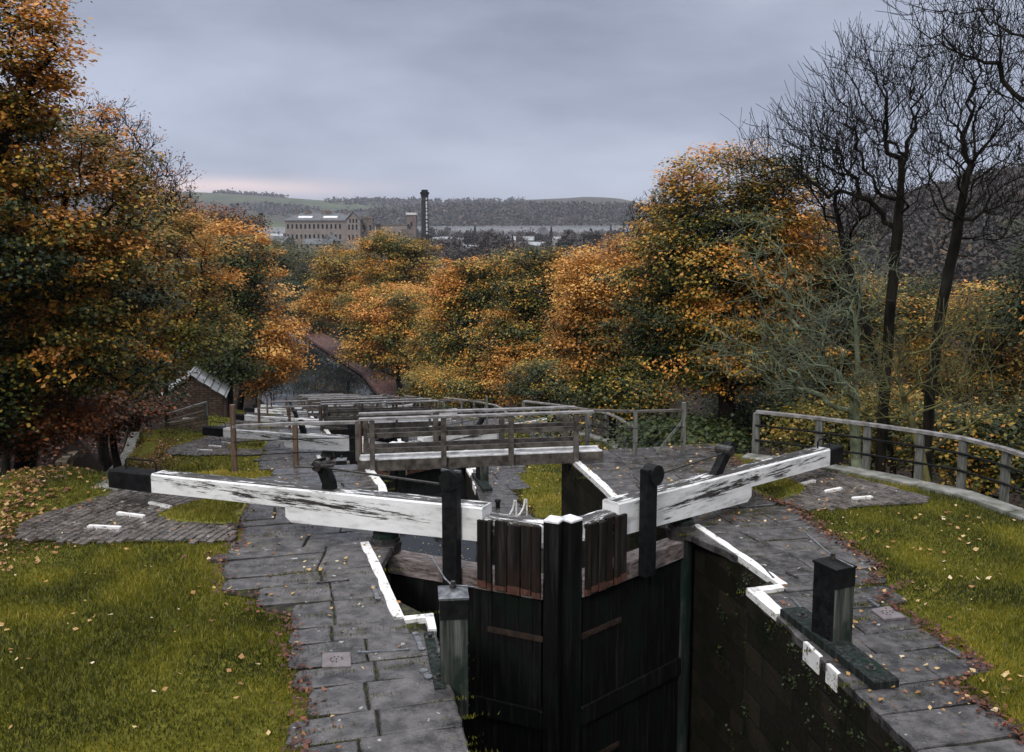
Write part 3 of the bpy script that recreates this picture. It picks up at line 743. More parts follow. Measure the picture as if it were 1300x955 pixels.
    p = MB(); p.tube([(xb-.08, up*.02, z+.36), (xp-.1, yc-.02*up, 1.20)], .019, 6); p.build('paddle_rod', M['iron'], g)
    # iron strap bolts on the beam
    p = MB()
    for x in (.25, .95): p.box(x, -hw-.008, zt(x)-.5, x+.03, hw+.008, zt(x)+.008)
    return g
GL = gate_leaf(HL, -1, 'peeling white balance beam gate with black end on the left of the nearest lock')
GR = gate_leaf(HR, 1, 'peeling white balance beam gate rising to the right over the nearest lock slabs')
for k in range(1, NL):
    dup(GL, STEP*k, f'left lock gate with white balance beam at the {LEV[k]}'); dup(GR, STEP*k, f'right lock gate with white balance beam at the {LEV[k]}')
# ------------------------------------------------------------------ footbridges
BA = P(470, 598); BB = P(757, 586); BA.z = BB.z = 0
d = BB-BA; BL = d.length; brz = math.atan2(d.y, d.x)
fb = thing('footbridge', BA, 'grey timber footbridge with white edged deck and railings across the nearest lock', 'footbridge', 'footbridges across the locks', brz)
BW = .38
for y in (0, BW):
    p = MB(); p.box(-.25, y-.05, .0, BL+.15, y+.05, .235, .01); p.build('side_girder', M['grey_post'] if y else M['rail_wood'], fb)
    p = MB(); p.box(-.2, y-.052, .237, BL+.12, y+.052, .262); p.build('white_edge', M['deckwhite'], fb)
p = MB(); p.box(-.24, .053, .18, BL+.14, BW-.053, .232, .01); p.build('deck', M['deckgrey'], fb)
px_ = [.05, 1.56, 3.02, 4.46]
for y, s in ((-.09, -1), (BW+.09, 1)):
    for i, x in enumerate(px_):
        x2 = x-.12 if s > 0 else x; z1 = 1.12
        p = MB(); p.box(x2-.055, y-.05, .03, x2+.055, y+.05, z1, .006)
        if s < 0 and i in (0,): p.box(x2-.30-.05, y-.03, .25, x2-.30+.03, y+.03, z1-.02)
        p.build('post', M['rail_wood'], fb)
    p = MB(); p.box(-.22, y-.075, 1.12, px_[-1]+.12 if s > 0 else px_[-1]+.4, y+.075, 1.165, .01); p.build('top_rail', M['top_rail'], fb)
    for zz in (.44, .77):
        yy = y+.055*(-s)
        p = MB(); p.bar((-.05, yy-.02*s*0, zz), (px_[-1]+.1, yy, zz), .045, .10); p.build('mid_rail', M['rail_wood'], fb)
def fence(name, label, cat, group, posts, ph, rails, wires, matp, matr, pw=.1, brace=None, origin=None):
    g = thing(name, origin or posts[0], label, cat, group); o = Vector(origin or posts[0])
    for i, q in enumerate(posts):
        q = Vector(q)-o; p = MB(); h = ph[i] if isinstance(ph, (list, tuple)) else ph
        p.box(q.x-pw/2, q.y-pw/2, q.z-.3, q.x+pw/2, q.y+pw/2, q.z+h, .008); p.build('post', matp, g)
    for (zz, w_, h_) in rails:
        for a, b in zip(posts[:-1], posts[1:]):
            a = Vector(a)-o; b = Vector(b)-o; t_ = (b-a).normalized()*.02
            p = MB(); p.bar(a+Vector((0, 0, zz))-t_, b+Vector((0, 0, zz))+t_, w_, h_); p.build('rail', matr, g)
    for zz, r_ in wires:
        p = MB(); p.tube([Vector(a)-o+Vector((0, -pw/2, zz)) for a in posts], r_, 5); p.build('wire', M['black'], g)
    if brace:
        a, b = brace; p = MB(); p.bar(Vector(a)-o, Vector(b)-o, .07, .05); p.build('brace', matp, g)
    return g
A0 = P(298, 597); A1 = P(376, 592.5); A2 = P(457, 590.5)
FL = fence('handrail_fence', 'brown post and wire handrail left of the nearest footbridge', 'fence', 'handrails beside the footbridges', [A0, A1, A2], [1.42, .93, 1.0], [(.95, .11, .06)], [(.32, .012), (.62, .012)], M['post_wood'], M['top_rail'])
B0 = P(742, 585)+Vector((.1, .5, 0)); B1 = P(806, 580); B2 = P(867, 578)
FR = fence('handrail_fence', 'grey post and wire handrail with diagonal brace right of the nearest footbridge', 'fence', 'handrails beside the footbridges', [B0, B1, B2], [1.05, 1.05, 1.22], [(1.04, .09, .05)], [(.33, .008), (.66, .008)], M['grey_post'], M['rail_wood'], brace=(B2+Vector((-.6, 0, .05)), B2+Vector((-.03, 0, .78))))
# curved railing on the outside of the kerb
POSTS = [(951, 578), (1030, 588.5), (1091, 597.5), (1157, 609), (1211, 619.5), (1265, 637), (1320, 660)]
pp = [P(*q) for q in POSTS]
RP = []
for q in pp:
    u, v = UV(q); RP.append(W(u, v+.16))
RP += [W(11.6, 13.45), W(9.4, 13.55), W(7.2, 13.6), W(5.0, 13.5), W(3.2, 13.4)]
def curved_rail(lab):
    g = thing('curved_railing', RP[0], lab, 'railing', 'curved railings on the outer kerbs'); o = RP[0]
    for i, q in enumerate(RP):
        q = q-o; a = RP[max(i-1, 0)]; b = RP[min(i+1, len(RP)-1)]; t_ = (b-a).normalized(); ang = math.atan2(t_.y, t_.x)
        p = MB(); c_, s_ = cos(ang), sin(ang)
        pc = [(q.x+c_*x-s_*y, q.y+s_*x+c_*y) for x, y in ((-.075, -.045), (.075, -.045), (.075, .045), (-.075, .045))]
        p.prism(pc, -.5, .97, .006); po = p.build('post', M['grey_post'], g)
        p = MB(); p.tube([(q.x, q.y, .3), (q.x-.05*s_, q.y+.05*c_, 1.02)], .02, 5); p.build('bracket', M['black'], po)
    for a, b in zip(RP[:-1], RP[1:]):
        a = a-o; b = b-o; t_ = (b-a).normalized()*.01
        p = MB(); p.bar(a+Vector((0, 0, 1.0))-t_, b+Vector((0, 0, 1.0))+t_, .15, .06); p.build('top_rail', M['top_rail'], g)
    for zz in (.36, .70):
        p = MB(); off = []
        for i, q in enumerate(RP):
            a = RP[max(i-1, 0)]; b = RP[min(i+1, len(RP)-1)]; t_ = (b-a).normalized(); nn = Vector((t_.y, -t_.x, 0))
            off.append(q-o-nn*(-.065)+Vector((0, 0, zz)))
        p.tube(off, .024, 7); p.build('iron_pipe', M['black'], g)
    return g
CR = curved_rail('curved railing with pale flat top rail and two black pipes beside the nearest lock')
for k in range(1, NL):
    dup(fb, STEP*k, f'grey timber footbridge across the {LEV[k]}')
    dup(FL, STEP*k, f'post and wire handrail left of the footbridge at the {LEV[k]}'); dup(FR, STEP*k, f'post and wire handrail right of the footbridge at the {LEV[k]}')
    dup(CR, STEP*k, f'curved grey railing on the kerb at the {LEV[k]}')
# ------------------------------------------------------------------ ground paddle boxes
def paddle_box(c, ang, w_, dd, h, label, pale, sill, zb=0.0):
    g = thing('paddle_box', c, label, 'paddle gear', 'ground paddle boxes', ang)
    t_ = .035
    p = MB()
    for i in range(6):
        for s in (-1, 1): p.tube([(s*(w_/2-.01), -dd/2+.08, zb+.12+i*.15), (s*(w_/2+.018), -dd/2+.08, zb+.12+i*.15)], .016, 6)
    p.box(-w_/2, -dd/2, zb, -w_/2+t_, dd/2, h-.03); p.box(w_/2-t_, -dd/2, zb, w_/2, dd/2, h-.03); p.box(-w_/2+t_, dd/2-t_, zb, w_/2-t_, dd/2, h-.03); p.build('side_board', M['black'] if pale == 'face' else M['boxgreen'], g)
    p = MB(); p.box(-w_/2+.002, -dd/2-.02, zb+.02, w_/2-.002, -dd/2+t_-.02, h-.26); p.build('front_board', M['boxpale'], g)
    p = MB(); p.box(-w_/2-.003, -dd/2-.026, h-.26, w_/2+.003, -dd/2+t_-.02, h-.03); p.build('black_band', M['black'], g)
    p = MB(); p.box(-w_/2+t_+.004, -dd/2+t_, zb+.02, w_/2-t_-.004, dd/2-t_-.004, h-.3); p.build('inner_post', M['gate'], g)
    p = MB()
    p.add([(-w_/2-.015, -dd/2-.035, h-.03), (w_/2+.015, -dd/2-.035, h-.03), (w_/2+.015, dd/2+.015, h-.03), (-w_/2-.015, dd/2+.015, h-.03), (-w_/2-.015, -dd/2-.035, h-.005), (w_/2+.015, -dd/2-.035, h-.005), (w_/2+.015, dd/2+.015, h+.0), (-w_/2-.015, dd/2+.015, h+.0), (-.05, .0, h+.035), (.05, .0, h+.035)],
          [(3, 2, 1, 0), (0, 1, 5, 4), (1, 2, 6, 5), (2, 3, 7, 6), (3, 0, 4, 7), (4, 5, 9, 8), (6, 7, 8, 9), (5, 6, 9), (7, 4, 8)])
    p.build('lid', M['strap'] if pale == 'top' else M['black'], g)
    p = MB(); p.cyl((0, .02), .028, h, h+.11, 10); p.cyl((0, .02), .04, h+.03, h+.07, 8); sp_ = p.build('spindle', M['iron'], g)
    return g
p1 = P(575, 872)
PBL = paddle_box(p1+Vector((.0, .17, 0)), R(6), .31, .33, 1.06, 'green stained timber paddle box with pale lid and windlass handle at the left lock edge', 'top', True, -.4)
k0 = P(1054, 829); k1 = P(1079, 822); k2 = P(1030, 814)
cen = (k1+k2)/2
ang = math.atan2((k1-k0).y, (k1-k0).x)
PBR = paddle_box(cen+Vector((0, .0, 0)), ang, .31, .35, 1.06, 'black timber paddle box with one pale board on the right lock edge', 'face', True, -.25)
# windlass bars lying through the spindles
def bars(loc, pts, label):
    p = MB()
    for q in pts: p.tube(q, .011, 6)
    o = p.build('windlass_bar', M['strap'], loc=loc); tag(o, label, 'windlass', 'iron bars through the paddle spindles'); return o
bl_ = bars(Vector(PBL.location), [[(-.28, .42, 1.32), (-.10, .12, 1.16), (-.02, .03, 1.125)], [(.04, 0, 1.125), (.24, .02, 1.10)]], 'bent pale iron bar sticking up from the left paddle box lid')
br_ = bars(Vector(PBR.location), [[(-.30, .30, 1.36), (.0, .02, 1.12), (.17, -.20, 1.075)]], 'straight iron bar leaning through the right paddle box spindle')
# timber sills under the boxes
def sill(a, b, w_, h, label, z0=-.12):
    a = Vector(a); b = Vector(b); p = MB(); t_ = (b-a).normalized(); nn = Vector((-t_.y, t_.x, 0))
    pc = [a, b, b+nn*w_, a+nn*w_]; p.prism([((q-a).x, (q-a).y) for q in pc], z0, h, .015)
    g = p.build('timber_sill', M['boxgreen'], loc=a); tag(g, label, 'timber', 'timber sills under the paddle boxes')
    l = (b-a).length
    for f in (.14, .86):
        p = MB(); q = t_*l*f+nn*w_*.5; p.cyl((q.x, q.y), .06, h, h+.012, 10); p.cyl((q.x, q.y), .028, h+.012, h+.05, 6)
        p.build('bolt', M['iron'], g)
    return g
sa = P(990, 784); sb = P(1108, 880)
SR = sill(sb, sa, -.33, .13, 'dark timber sill with bolts under the right paddle box')
la = P(538, 808); lb = P(552, 880)
SL = sill(la, lb, .12, .07, 'grey timber sill beside the left paddle box')
# guide rail down the wall under each box
for nm, c_, side in (('left', P(596, 900), 1), ('right', P(1050, 836), -1)):
    pass
for k in range(1, NL):
    dup(PBL, STEP*k, f'dark timber paddle box on the left edge at the {LEV[k]}'); dup(PBR, STEP*k, f'dark timber paddle box on the right edge at the {LEV[k]}')
    dup(SR, STEP*k, f'timber sill under the right paddle box at the {LEV[k]}'); dup(SL, STEP*k, f'timber sill beside the left paddle box at the {LEV[k]}')
# ------------------------------------------------------------------ small ironwork on the slabs
def flat_strap(a, b, w_, label, mat=M['strap'], z=.038, th=.012):
    a = P(*a); b = P(*b); c_ = (a+b)/2; t_ = (b-a).normalized(); nn = Vector((-t_.y, t_.x, 0))*w_/2
    p = MB(); p.prism([((q-c_).x, (q-c_).y) for q in (a-nn, b-nn, b+nn, a+nn)], -.02, th, .003)
    for e_ in (a, b):
        q = e_-c_+(c_-e_).normalized()*.03; p.cyl((q.x, q.y), w_*.75, -.02, th+.008, 8)
    o = p.build('iron_strap', mat, loc=c_+Vector((0, 0, z))); return tag(o, label, 'iron strap', 'iron straps let into the slabs')
flat_strap((402, 744), (444, 740), .03, 'thin dark iron strap across a joint in the left slabs above the middle', M['iron'])
flat_strap((474, 748), (480, 765), .06, 'short wide iron strap close to the white edge of the left slabs')
flat_strap((453, 833), (520, 829), .035, 'long pale iron strap beside the square drain plate on the left')
flat_strap((527, 808), (536, 830), .06, 'pale iron strap next to the sill of the left paddle box')
flat_strap((537, 855), (545, 866), .07, 'short pale iron strap at the foot of the left slabs')
flat_strap((1005, 763), (1025, 784), .04, 'iron strap behind the sill of the right paddle box')
flat_strap((1189, 821), (1218, 838), .035, 'loop shaped iron strap low on the right slabs near the grass')
flat_strap((968, 722), (982, 738), .03, 'dark iron strap near the white corner of the right slabs', M['iron'])
flat_strap((998, 730), (1013, 737), .03, 'dark iron strap further from the white corner of the right slabs', M['iron'])
flat_strap((1102, 764), (1115, 774), .04, 'iron strap above the square drain plate on the right')
def drain(quad, label):
    q = [P(*a) for a in quad]; c_ = sum(q, Vector())/4; g = thing('drain_plate', c_, label, 'drain cover', 'square perforated drain plates')
    p = MB(); p.prism([((a-c_).x, (a-c_).y) for a in q], -.02, .054, .006); pl_ = p.build('plate', M['drain'], g)
    p = MB()
    for i in range(9):
        a = 2*pi*i/9; r_ = .07 if i < 8 else 0
        p.cyl((cos(a)*r_, sin(a)*r_), .012, .03, .0565, 6)
    p.cyl((0, 0), .012, .03, .0565, 6); p.build('drain_hole', M['black'], g)
M['drain'] = simple('purple_grey_drain_plate', (.11, .095, .10), (.17, .15, .16), 10, .5)
drain(((409, 834), (409, 852), (446, 851), (445, 833)), 'square grey drain plate with ring of holes on the left slabs')
drain(((1105, 778), (1122, 791), (1150, 788), (1128, 774)), 'square grey drain plate with ring of holes on the right slabs')
# raised white kick strips in the setts
i = 0
for a, b, lb_ in (((190, 642), (217, 648), 'upper white kick strip on the left setts nearest the beam'), ((149, 655.5), (183, 660), 'middle white kick strip on the left setts'), ((112, 672.5), (153, 674.5), 'lower white kick strip on the left setts'),
                ((1015, 619), (1034, 614), 'left white kick strip on the right setts nearest the beam'), ((1048, 628), (1068, 624), 'middle white kick strip on the right setts'), ((1082, 637), (1107, 635), 'right white kick strip on the right setts near the grass')):
    a = P(*a); b = P(*b); c_ = (a+b)/2; t_ = (b-a).normalized(); nn = Vector((-t_.y, t_.x, 0))*.035
    p = MB(); p.prism([((q-c_).x, (q-c_).y) for q in (a-nn, b-nn, b+nn, a+nn)], -.02, .085, .012)
    o = p.build('kick_strip', M['white_edge'], loc=c_); tag(o, lb_, 'kick strip', 'raised white kick strips in the setts')
    for k in range(1, 4):
        c2 = o.copy(); COL.objects.link(c2); c2.location = c_+STEP*k; c2['label'] = lb_.replace(' nearest the beam', '').replace(' near the grass', '')+f', {[0, "second", "third", "fourth"][k]} lock'
# white ladder hoops and bollard at the second chamber
c0 = P(655, 658, -3.6)
p = MB()
for dx, dy in ((0, 0), (.32, .12)):
    pts = [(-.55+dx, -.25+dy, -.2)]+[(-.55+dx+.5*sin(a), -.25+dy+.2*sin(a), .62*(1-cos(a))-.05) for a in (0, .4, .8, 1.1, 1.35, 1.571)]
    pts += [(.0+dx, dy, .55), (.02+dx, dy+.02, -.1)]
    p.tube(pts, .03, 7)
o = p.build('ladder_hoops', M['white_edge'], loc=c0); tag(o, 'white painted iron ladder hoops on the edge of the second lock', 'ladder')
b0 = P(632, 646, -3.6); p = MB(); p.cyl((0, 0), .07, -.1, .22, 12); p.cyl((0, 0), .1, .22, .27, 12); p.cyl((0, 0), .1, .27, .30, 12, .07)
tag(p.build('mooring_bollard', M['black'], loc=b0), 'small black iron mooring bollard beside the second lock', 'bollard')
# flat dark slab on the left bank by the beam end
q = [P(92, 622), P(130, 614), P(150, 618), P(150, 626), P(100, 627)]; c_ = sum(q, Vector())/5
p = MB(); p.prism([((a-c_).x, (a-c_).y) for a in q], -.2, .12, .02); tag(p.build('stone_slab', M['kerb'], loc=c_), 'flat pale stone slab in the grass by the left beam end', 'stone slab')
# ------------------------------------------------------------------ by-wash wall on the left
edge = [W(8, -6.1), W(14, -6.0), W(20, -5.9), W(24.5, -5.9), W(30, -5.85), W(36, -5.85), W(41, -5.85), W(46, -5.85), W(52, -5.9), W(58, -5.9), W(62, -5.9)]
pts = resample(edge, 1.0)
def hz(x, y): return float(H(np.array([x]), np.array([y]), False)[0])
zs = [hz(*(Vector(q)+Vector((.45, .1, 0)))[:2]) for q in pts]
c_ = pts[0]
g = thing('bywash_wall', c_, 'long low stone wall with pale coping along the overflow channel on the left', 'stone wall')
p = MB(); cp_ = MB()
for i in range(len(pts)-1):
    a = pts[i]-c_; b = pts[i+1]-c_; t_ = (b-a).normalized(); nn = Vector((-t_.y, t_.x, 0)); za, zb = zs[i]-.02, zs[i+1]-.02
    def blk(mb, a, b, w0, w1, dz0, dz1):
        v = [(a+nn*w0), (b+nn*w0), (b+nn*w1), (a+nn*w1)]; zz = [za, zb, zb, za]
        mb.add([(q.x, q.y, z+dz0) for q, z in zip(v, zz)]+[(q.x, q.y, z+dz1) for q, z in zip(v, zz)], [(3, 2, 1, 0), (4, 5, 6, 7), (0, 1, 5, 4), (1, 2, 6, 5), (2, 3, 7, 6), (3, 0, 4, 7)])
    blk(p, a, b, 0, .3, -2.0, -.03); blk(cp_, a+t_*.01, b-t_*.01, -.04, .34, -.03, .05+.01*(i % 3))
p.build('masonry', M['wallstone'], g); cp_.build('coping', M['kerb'], g)
edge2 = resample([W(10, -8.2), W(20, -8.1), W(30, -8.0), W(41, -8), W(52, -8)], 1.1); c2 = edge2[0]; p = MB()
z2 = [hz(q[0], q[1]) for q in edge2]; z2 = [sum(z2[max(0, i-2):i+3])/len(z2[max(0, i-2):i+3]) for i in range(len(z2))]
for i in range(len(edge2)-1):
    a = edge2[i]-c2; b = edge2[i+1]-c2; t_ = (b-a).normalized(); nn = Vector((-t_.y, t_.x, 0))*.4; rr = .12*sin(i*2.3)
    v = [a, b, b+nn, a+nn]; zz = [z2[i], z2[i+1], z2[i+1], z2[i]]
    p.add([(q.x, q.y, z-1.6) for q, z in zip(v, zz)]+[(q.x, q.y, z+.3+rr) for q, z in zip(v, zz)], [(3, 2, 1, 0), (4, 5, 6, 7), (0, 1, 5, 4), (1, 2, 6, 5), (2, 3, 7, 6), (3, 0, 4, 7)])
tag(p.build('channel_wall', M['wallstone'], loc=c2), 'mossy broken stone wall on the far side of the overflow channel', 'stone wall')
# water in the by-wash
m = MB(); L = resample([W(8, -7.3), W(20, -7.2), W(52, -7.2)], 1.0); n = len(L); zz = [hz(*W(UV(q)[0], -7.1)[:2])+.1 for q in L]
Rv = [W(UV(q)[0], -6.0) for q in L]; Lv = [W(UV(q)[0], -8.2) for q in L]
m.add([(q.x, q.y, z) for q, z in zip(Lv, zz)]+[(q.x, q.y, z) for q, z in zip(Rv, zz)], [(i, n+i, n+i+1, i+1) for i in range(n-1)])
tag(m.build('bywash_water', M['lockwater']), kind='structure')
# ------------------------------------------------------------------ hut with slate roof
hx, hy = -21.0, 61.0; hb = -8.6; ang = AX*.9
hut = thing('stone_hut', (hx, hy, hb), 'small brown stone hut with pale slate roof beside the locks on the left', 'hut', None, ang)
hw_, hl = 1.95, 4.4; ev = -5.95-hb; rg = -4.55-hb
p = MB(); prof = [(-hw_, -1), (hw_, -1), (hw_, ev), (0, rg-.08), (-hw_, ev)]
p.add([(x, y, z) for y in (0, hl) for x, z in prof], [(0, 1, 2, 3, 4), (9, 8, 7, 6, 5)]+[(i, 5+i, 5+(i+1) % 5, (i+1) % 5) for i in range(5)]); p.build('wall', M['hutstone'] if 'hutstone' in M else M['wallstone'], hut)
t = NT('wet_slate_rows'); v = t.coord('Object'); b = t.n('ShaderNodeTexBrick'); b.inputs['Scale'].default_value = 1; b.inputs['Brick Width'].default_value = .55; b.inputs['Row Height'].default_value = .42
b.inputs['Mortar Size'].default_value = .03; b.inputs['Color1'].default_value = (.30, .31, .33, 1); b.inputs['Color2'].default_value = (.52, .54, .56, 1); b.inputs['Mortar'].default_value = (.04, .04, .045, 1)
mp3 = t.n('ShaderNodeMapping'); mp3.inputs['Rotation'].default_value = (0, 0, pi/2); t.l(v, mp3.inputs[0]); t.l(mp3.outputs[0], b.inputs['Vector']); t.pbr(b.outputs['Color'], .3, b.outputs['Fac'], -.5, .02, spec=.7)
for s in (-1, 1):
    p = MB(); a = (0, rg); c_ = (s*(hw_+.25), ev-.18)
    p.add([(x, y, z+dz) for dz in (0, .07) for (x, z) in (a, c_) for y in (-.25, hl+.25)], [(0, 1, 3, 2), (4, 6, 7, 5), (0, 4, 5, 1), (2, 3, 7, 6), (0, 2, 6, 4), (1, 5, 7, 3)]); p.build('roof', t.m, hut)
p = MB(); p.box(hw_-.02, .5, -.6, hw_+.05, 1.3, 1.75, .01); p.build('door', M['post_wood'], hut)
for y in (.35, 1.45):
    p = MB(); p.box(hw_-.02, y-.1, -.6, hw_+.07, y+.1, 1.9, .01); p.build('door_jamb', M['reddoor'], hut) if 'reddoor' in M else p.build('door_jamb', M['plank'], hut)
# timber rail and low wall leading down from the hut
q0 = P(212, 541, -5.6); q1 = P(261, 532, -6.4)
q0 = Q(212, 526, 52); q1 = Q(261, 511, 54)
g = thing('stone_parapet', q0, 'low mossy parapet wall with pale slanting top rail beside the small hut', 'wall')
p = MB(); d_ = q1-q0; p.bar((0, 0, 0), d_, .16, .10); p.bar(Vector((0, 0, -.35)), d_+Vector((-.0, 0, -.45)), .05, .06); p.build('top_rail', M['grey_post'], g)
p = MB(); n_ = Vector((d_.x, d_.y, 0)).normalized(); nn = Vector((-n_.y, n_.x, 0))*.2
p.add([tuple(Vector((a.x, a.y, z))+s*nn) for s in (-1, 1) for a, z in ((Vector((0, 0, 0)), -2.8), (d_, -2.8), (d_, d_.z-.75), (Vector((0, 0, 0)), -.5))], [(0, 1, 2, 3), (7, 6, 5, 4), (0, 4, 5, 1), (3, 2, 6, 7), (1, 5, 6, 2), (0, 3, 7, 4)]); p.build('masonry', M['wallstone'], g)
p = MB(); p.box(d_.x-.08, d_.y-.08, d_.z-1.6, d_.x+.08, d_.y+.08, d_.z+.05, .01); p.build('post', M['grey_post'], g)
# ------------------------------------------------------------------ mill and town
def hb(x, y): return float(H(np.array([x]), np.array([y]), False)[0])
def gable(mb, x0, x1, y0, y1, z0, z1, along='x', over=.4):
    "roof prism"
    if along == 'x':
        ym = (y0+y1)/2; v = [(x0-over, y0-over, z0), (x1+over, y0-over, z0), (x1+over, y1+over, z0), (x0-over, y1+over, z0), (x0-over, ym, z1), (x1+over, ym, z1)]
        f = [(3, 2, 1, 0), (0, 1, 5, 4), (2, 3, 4, 5), (1, 2, 5), (3, 0, 4)]
    else:
        xm = (x0+x1)/2; v = [(x0-over, y0-over, z0), (x1+over, y0-over, z0), (x1+over, y1+over, z0), (x0-over, y1+over, z0), (xm, y0-over, z1), (xm, y1+over, z1)]
        f = [(3, 2, 1, 0), (1, 2, 5, 4), (3, 0, 4, 5), (0, 1, 4), (2, 3, 5)]
    return mb.add(v, f)
D = 480.0
def zy(py, d=D): return Q(650, py, d).z
def xx(px, d=D): return Q(px, 285, d).x
# main mill: long front and gable end
c = Vector((xx(362), D, 0)); zb = -34
mill = thing('mill_building', (c.x, c.y, zb), 'long stone mill with many windows and slate roof in the valley', 'mill')
Lx = xx(441)-xx(362); ze = zy(280)-zb; zr = zy(271)-zb; dp = 17
GX = xx(458)-xx(362)
ang = R(0)
p = MB(); p.box(0, 0, -5, Lx, dp, ze); p.build('wall', M['millstone'], mill)
p = MB()
v = [(-.6, -.6, ze), (Lx+.0, -.6, ze), (Lx+.0, dp+1, ze), (-.6, dp+1, ze), (4.5, dp*.55, zr+.2), (Lx-.0, dp*.55, zr+.2)]
p.add(v, [(3, 2, 1, 0), (0, 1, 5, 4), (2, 3, 4, 5), (1, 2, 5), (3, 0, 4)]); rf = p.build('roof', M['roof'], mill)
# projecting end block with gable towards the viewer
p = MB(); x0, x1 = Lx, GX
p.box(x0, -2.2, -5, x1, dp, ze+.3); xm = (x0+x1)/2; p.add([(x0, -2.2, ze+.3), (x1, -2.2, ze+.3), (xm, -2.2, zr+.4), (x0, dp, ze+.3), (x1, dp, ze+.3), (xm, dp, zr+.4)], [(0, 1, 2), (5, 4, 3)]); p.build('end_block', M['millstone'], mill)
p = MB()
for s, xa in ((0, x0-.4), (1, x1+.4)):
    p.add([(xa, -2.7, ze+.1), (xm, -2.7, zr+.6), (xm, dp, zr+.6), (xa, dp, ze+.1), (xa, -2.7, ze+.5), (xm, -2.7, zr+1.0), (xm, dp, zr+1.0), (xa, dp, ze+.5)], [(0, 1, 2, 3), (7, 6, 5, 4), (0, 4, 5, 1), (3, 2, 6, 7)])
p.build('end_roof', M['roof'], mill)
def window(par, x, y, z, w_, h, arched=False, ax='y'):
    p = MB(); p.box(x-w_/2, y-.06, z, x+w_/2, y+.3, z+h)
    o = p.build('window', M['glass'], par)
    return o
for r_, (py) in enumerate((287.5, 300.5, 313)):
    z = zy(py)-zb-1.2
    for i in range(13):
        x = xx(365.5+i*5.5)-xx(362); window(mill, x, 0, z, .95, 2.3)
    p = MB(); p.box(-.1, -.12, z-.55, Lx, .0, z-.35)
for x in (xx(444), xx(448.7), xx(453.5)):
    for py in (289, 302): window(mill, x-xx(362), -2.2, zy(py)-zb-1.1, .8, 2.6)
for x in (445.5, 449.5, 453.5): window(mill, xx(x)-xx(362), -2.2, zy(281)-zb-.8, .8, 2.0)
p = MB(); p.box(-.3, -.35, ze-.7, Lx, .0, ze-.15); p.build('cornice', M['darkstone'], mill)
for a, b in ((377, 395), (409, 427)):
    x0, x1 = xx(a)-xx(362), xx(b)-xx(362); f0, f1 = .30, .42
    def rp_(f): return (-.6+(dp*.55+.6)*f, ze+(zr+.2-ze)*f+.06)
    ya, za = rp_(f0); yb, zb2 = rp_(f1+.12); p = MB(); p.add([(x0, ya, za), (x1, ya, za), (x1, yb, zb2), (x0, yb, zb2), (x0, ya, za+.2), (x1, ya, za+.2), (x1, yb, zb2+.2), (x0, yb, zb2+.2)], [(3, 2, 1, 0), (4, 5, 6, 7), (0, 1, 5, 4), (1, 2, 6, 5), (2, 3, 7, 6), (3, 0, 4, 7)]); p.build('skylight', M['deckwhite'], rf)
for a, b, t_ in ((371, 375, 266.5), (383, 390, 267.5), (404, 417, 268), (432, 439, 268)):
    x0, x1 = xx(a)-xx(362), xx(b)-xx(362); p = MB(); p.box(x0, dp*.5, zr-.4, x1, dp*.62, zy(t_)-zb)
    for i in range(3): p.box(x0+(x1-x0)*i/3+.05, dp*.5+.3, zy(t_)-zb, x0+(x1-x0)*(i+.6)/3, dp*.55, zy(t_)-zb+.5)
    p.build('roof_chimney', M['darkstone'], rf)
# stair tower with steep roof
tw = thing('mill_tower', (xx(457), D+3, zb), 'square stone mill tower with steep pyramid roof right of the long mill', 'tower')
w_ = xx(472)-xx(457); z1 = zy(277.5)-zb
p = MB(); p.box(0, 0, -5, w_, 7, z1); p.build('wall', M['darkstone'], tw)
p = MB(); p.box(-.3, -.3, z1, w_+.3, 7.3, z1+.6)
for i in range(5): p.box(.1+i*w_/5, -.28, z1+.6, .1+i*w_/5+.7, .2, z1+1.3)
p.build('parapet', M['darkstone'], tw)
xc = xx(463.5)-xx(457); p = MB(); p.add([(xc-2.2, .6, z1+.6), (xc+2.2, .6, z1+.6), (xc+2.2, 5, z1+.6), (xc-2.2, 5, z1+.6), (xc-.7, 2.1, zy(265.5)-zb), (xc+.7, 2.1, zy(265.5)-zb), (xc+.7, 3.4, zy(265.5)-zb), (xc-.7, 3.4, zy(265.5)-zb)], [(0, 1, 5, 4), (1, 2, 6, 5), (2, 3, 7, 6), (3, 0, 4, 7), (4, 5, 6, 7)]); p.build('roof', M['roof'], tw)
for x in (461, 469): 
    for py in (290, 301): window(tw, xx(x)-xx(457), 0, zy(py)-zb-1, .9, 2.6)
# lower weaving wing and square tower
wg = thing('mill_wing', (xx(473), D+12, zb), 'lower stone mill wing with flat roof between the towers', 'mill')
w_ = xx(512, D+12)-xx(473, D+12); z1 = zy(286, D+12)-zb
p = MB(); p.box(0, 0, -5, w_, 14, z1); p.build('wall', M['millstone'], wg)
p = MB(); p.box(-.3, -.3, z1, w_+.3, 14, z1+.5); p.build('parapet', M['darkstone'], wg)
p = MB(); p.box(xx(506)-xx(473), -3, -5, w_+5, 9, z1-2); p.build('annex', M['darkstone'], wg)
for i in range(6): window(wg, 2+i*2.5, 0, z1-5.5, .9, 2.2)
t2 = thing('water_tower', (xx(511), D+20, zb), 'square dark stone tower with pale tank top left of the tall chimney', 'tower')
w_ = xx(523)-xx(511); z1 = zy(273, D+20)-zb
p = MB(); p.box(0, 0, -5, w_, 5.5, z1); p.build('wall', M['darkstone'], t2)
p = MB(); p.box(-.4, -.4, z1, w_+.4, 5.9, z1+1.2); p.build('tank', M['deckwhite'], t2)
p = MB(); p.tube([(w_*.3, 2, z1), (w_*.3, 2, z1+4)], .2, 6); p.build('mast', M['iron'], t2)
window(t2, w_*.5, 0, z1-6, 1, 2.4)
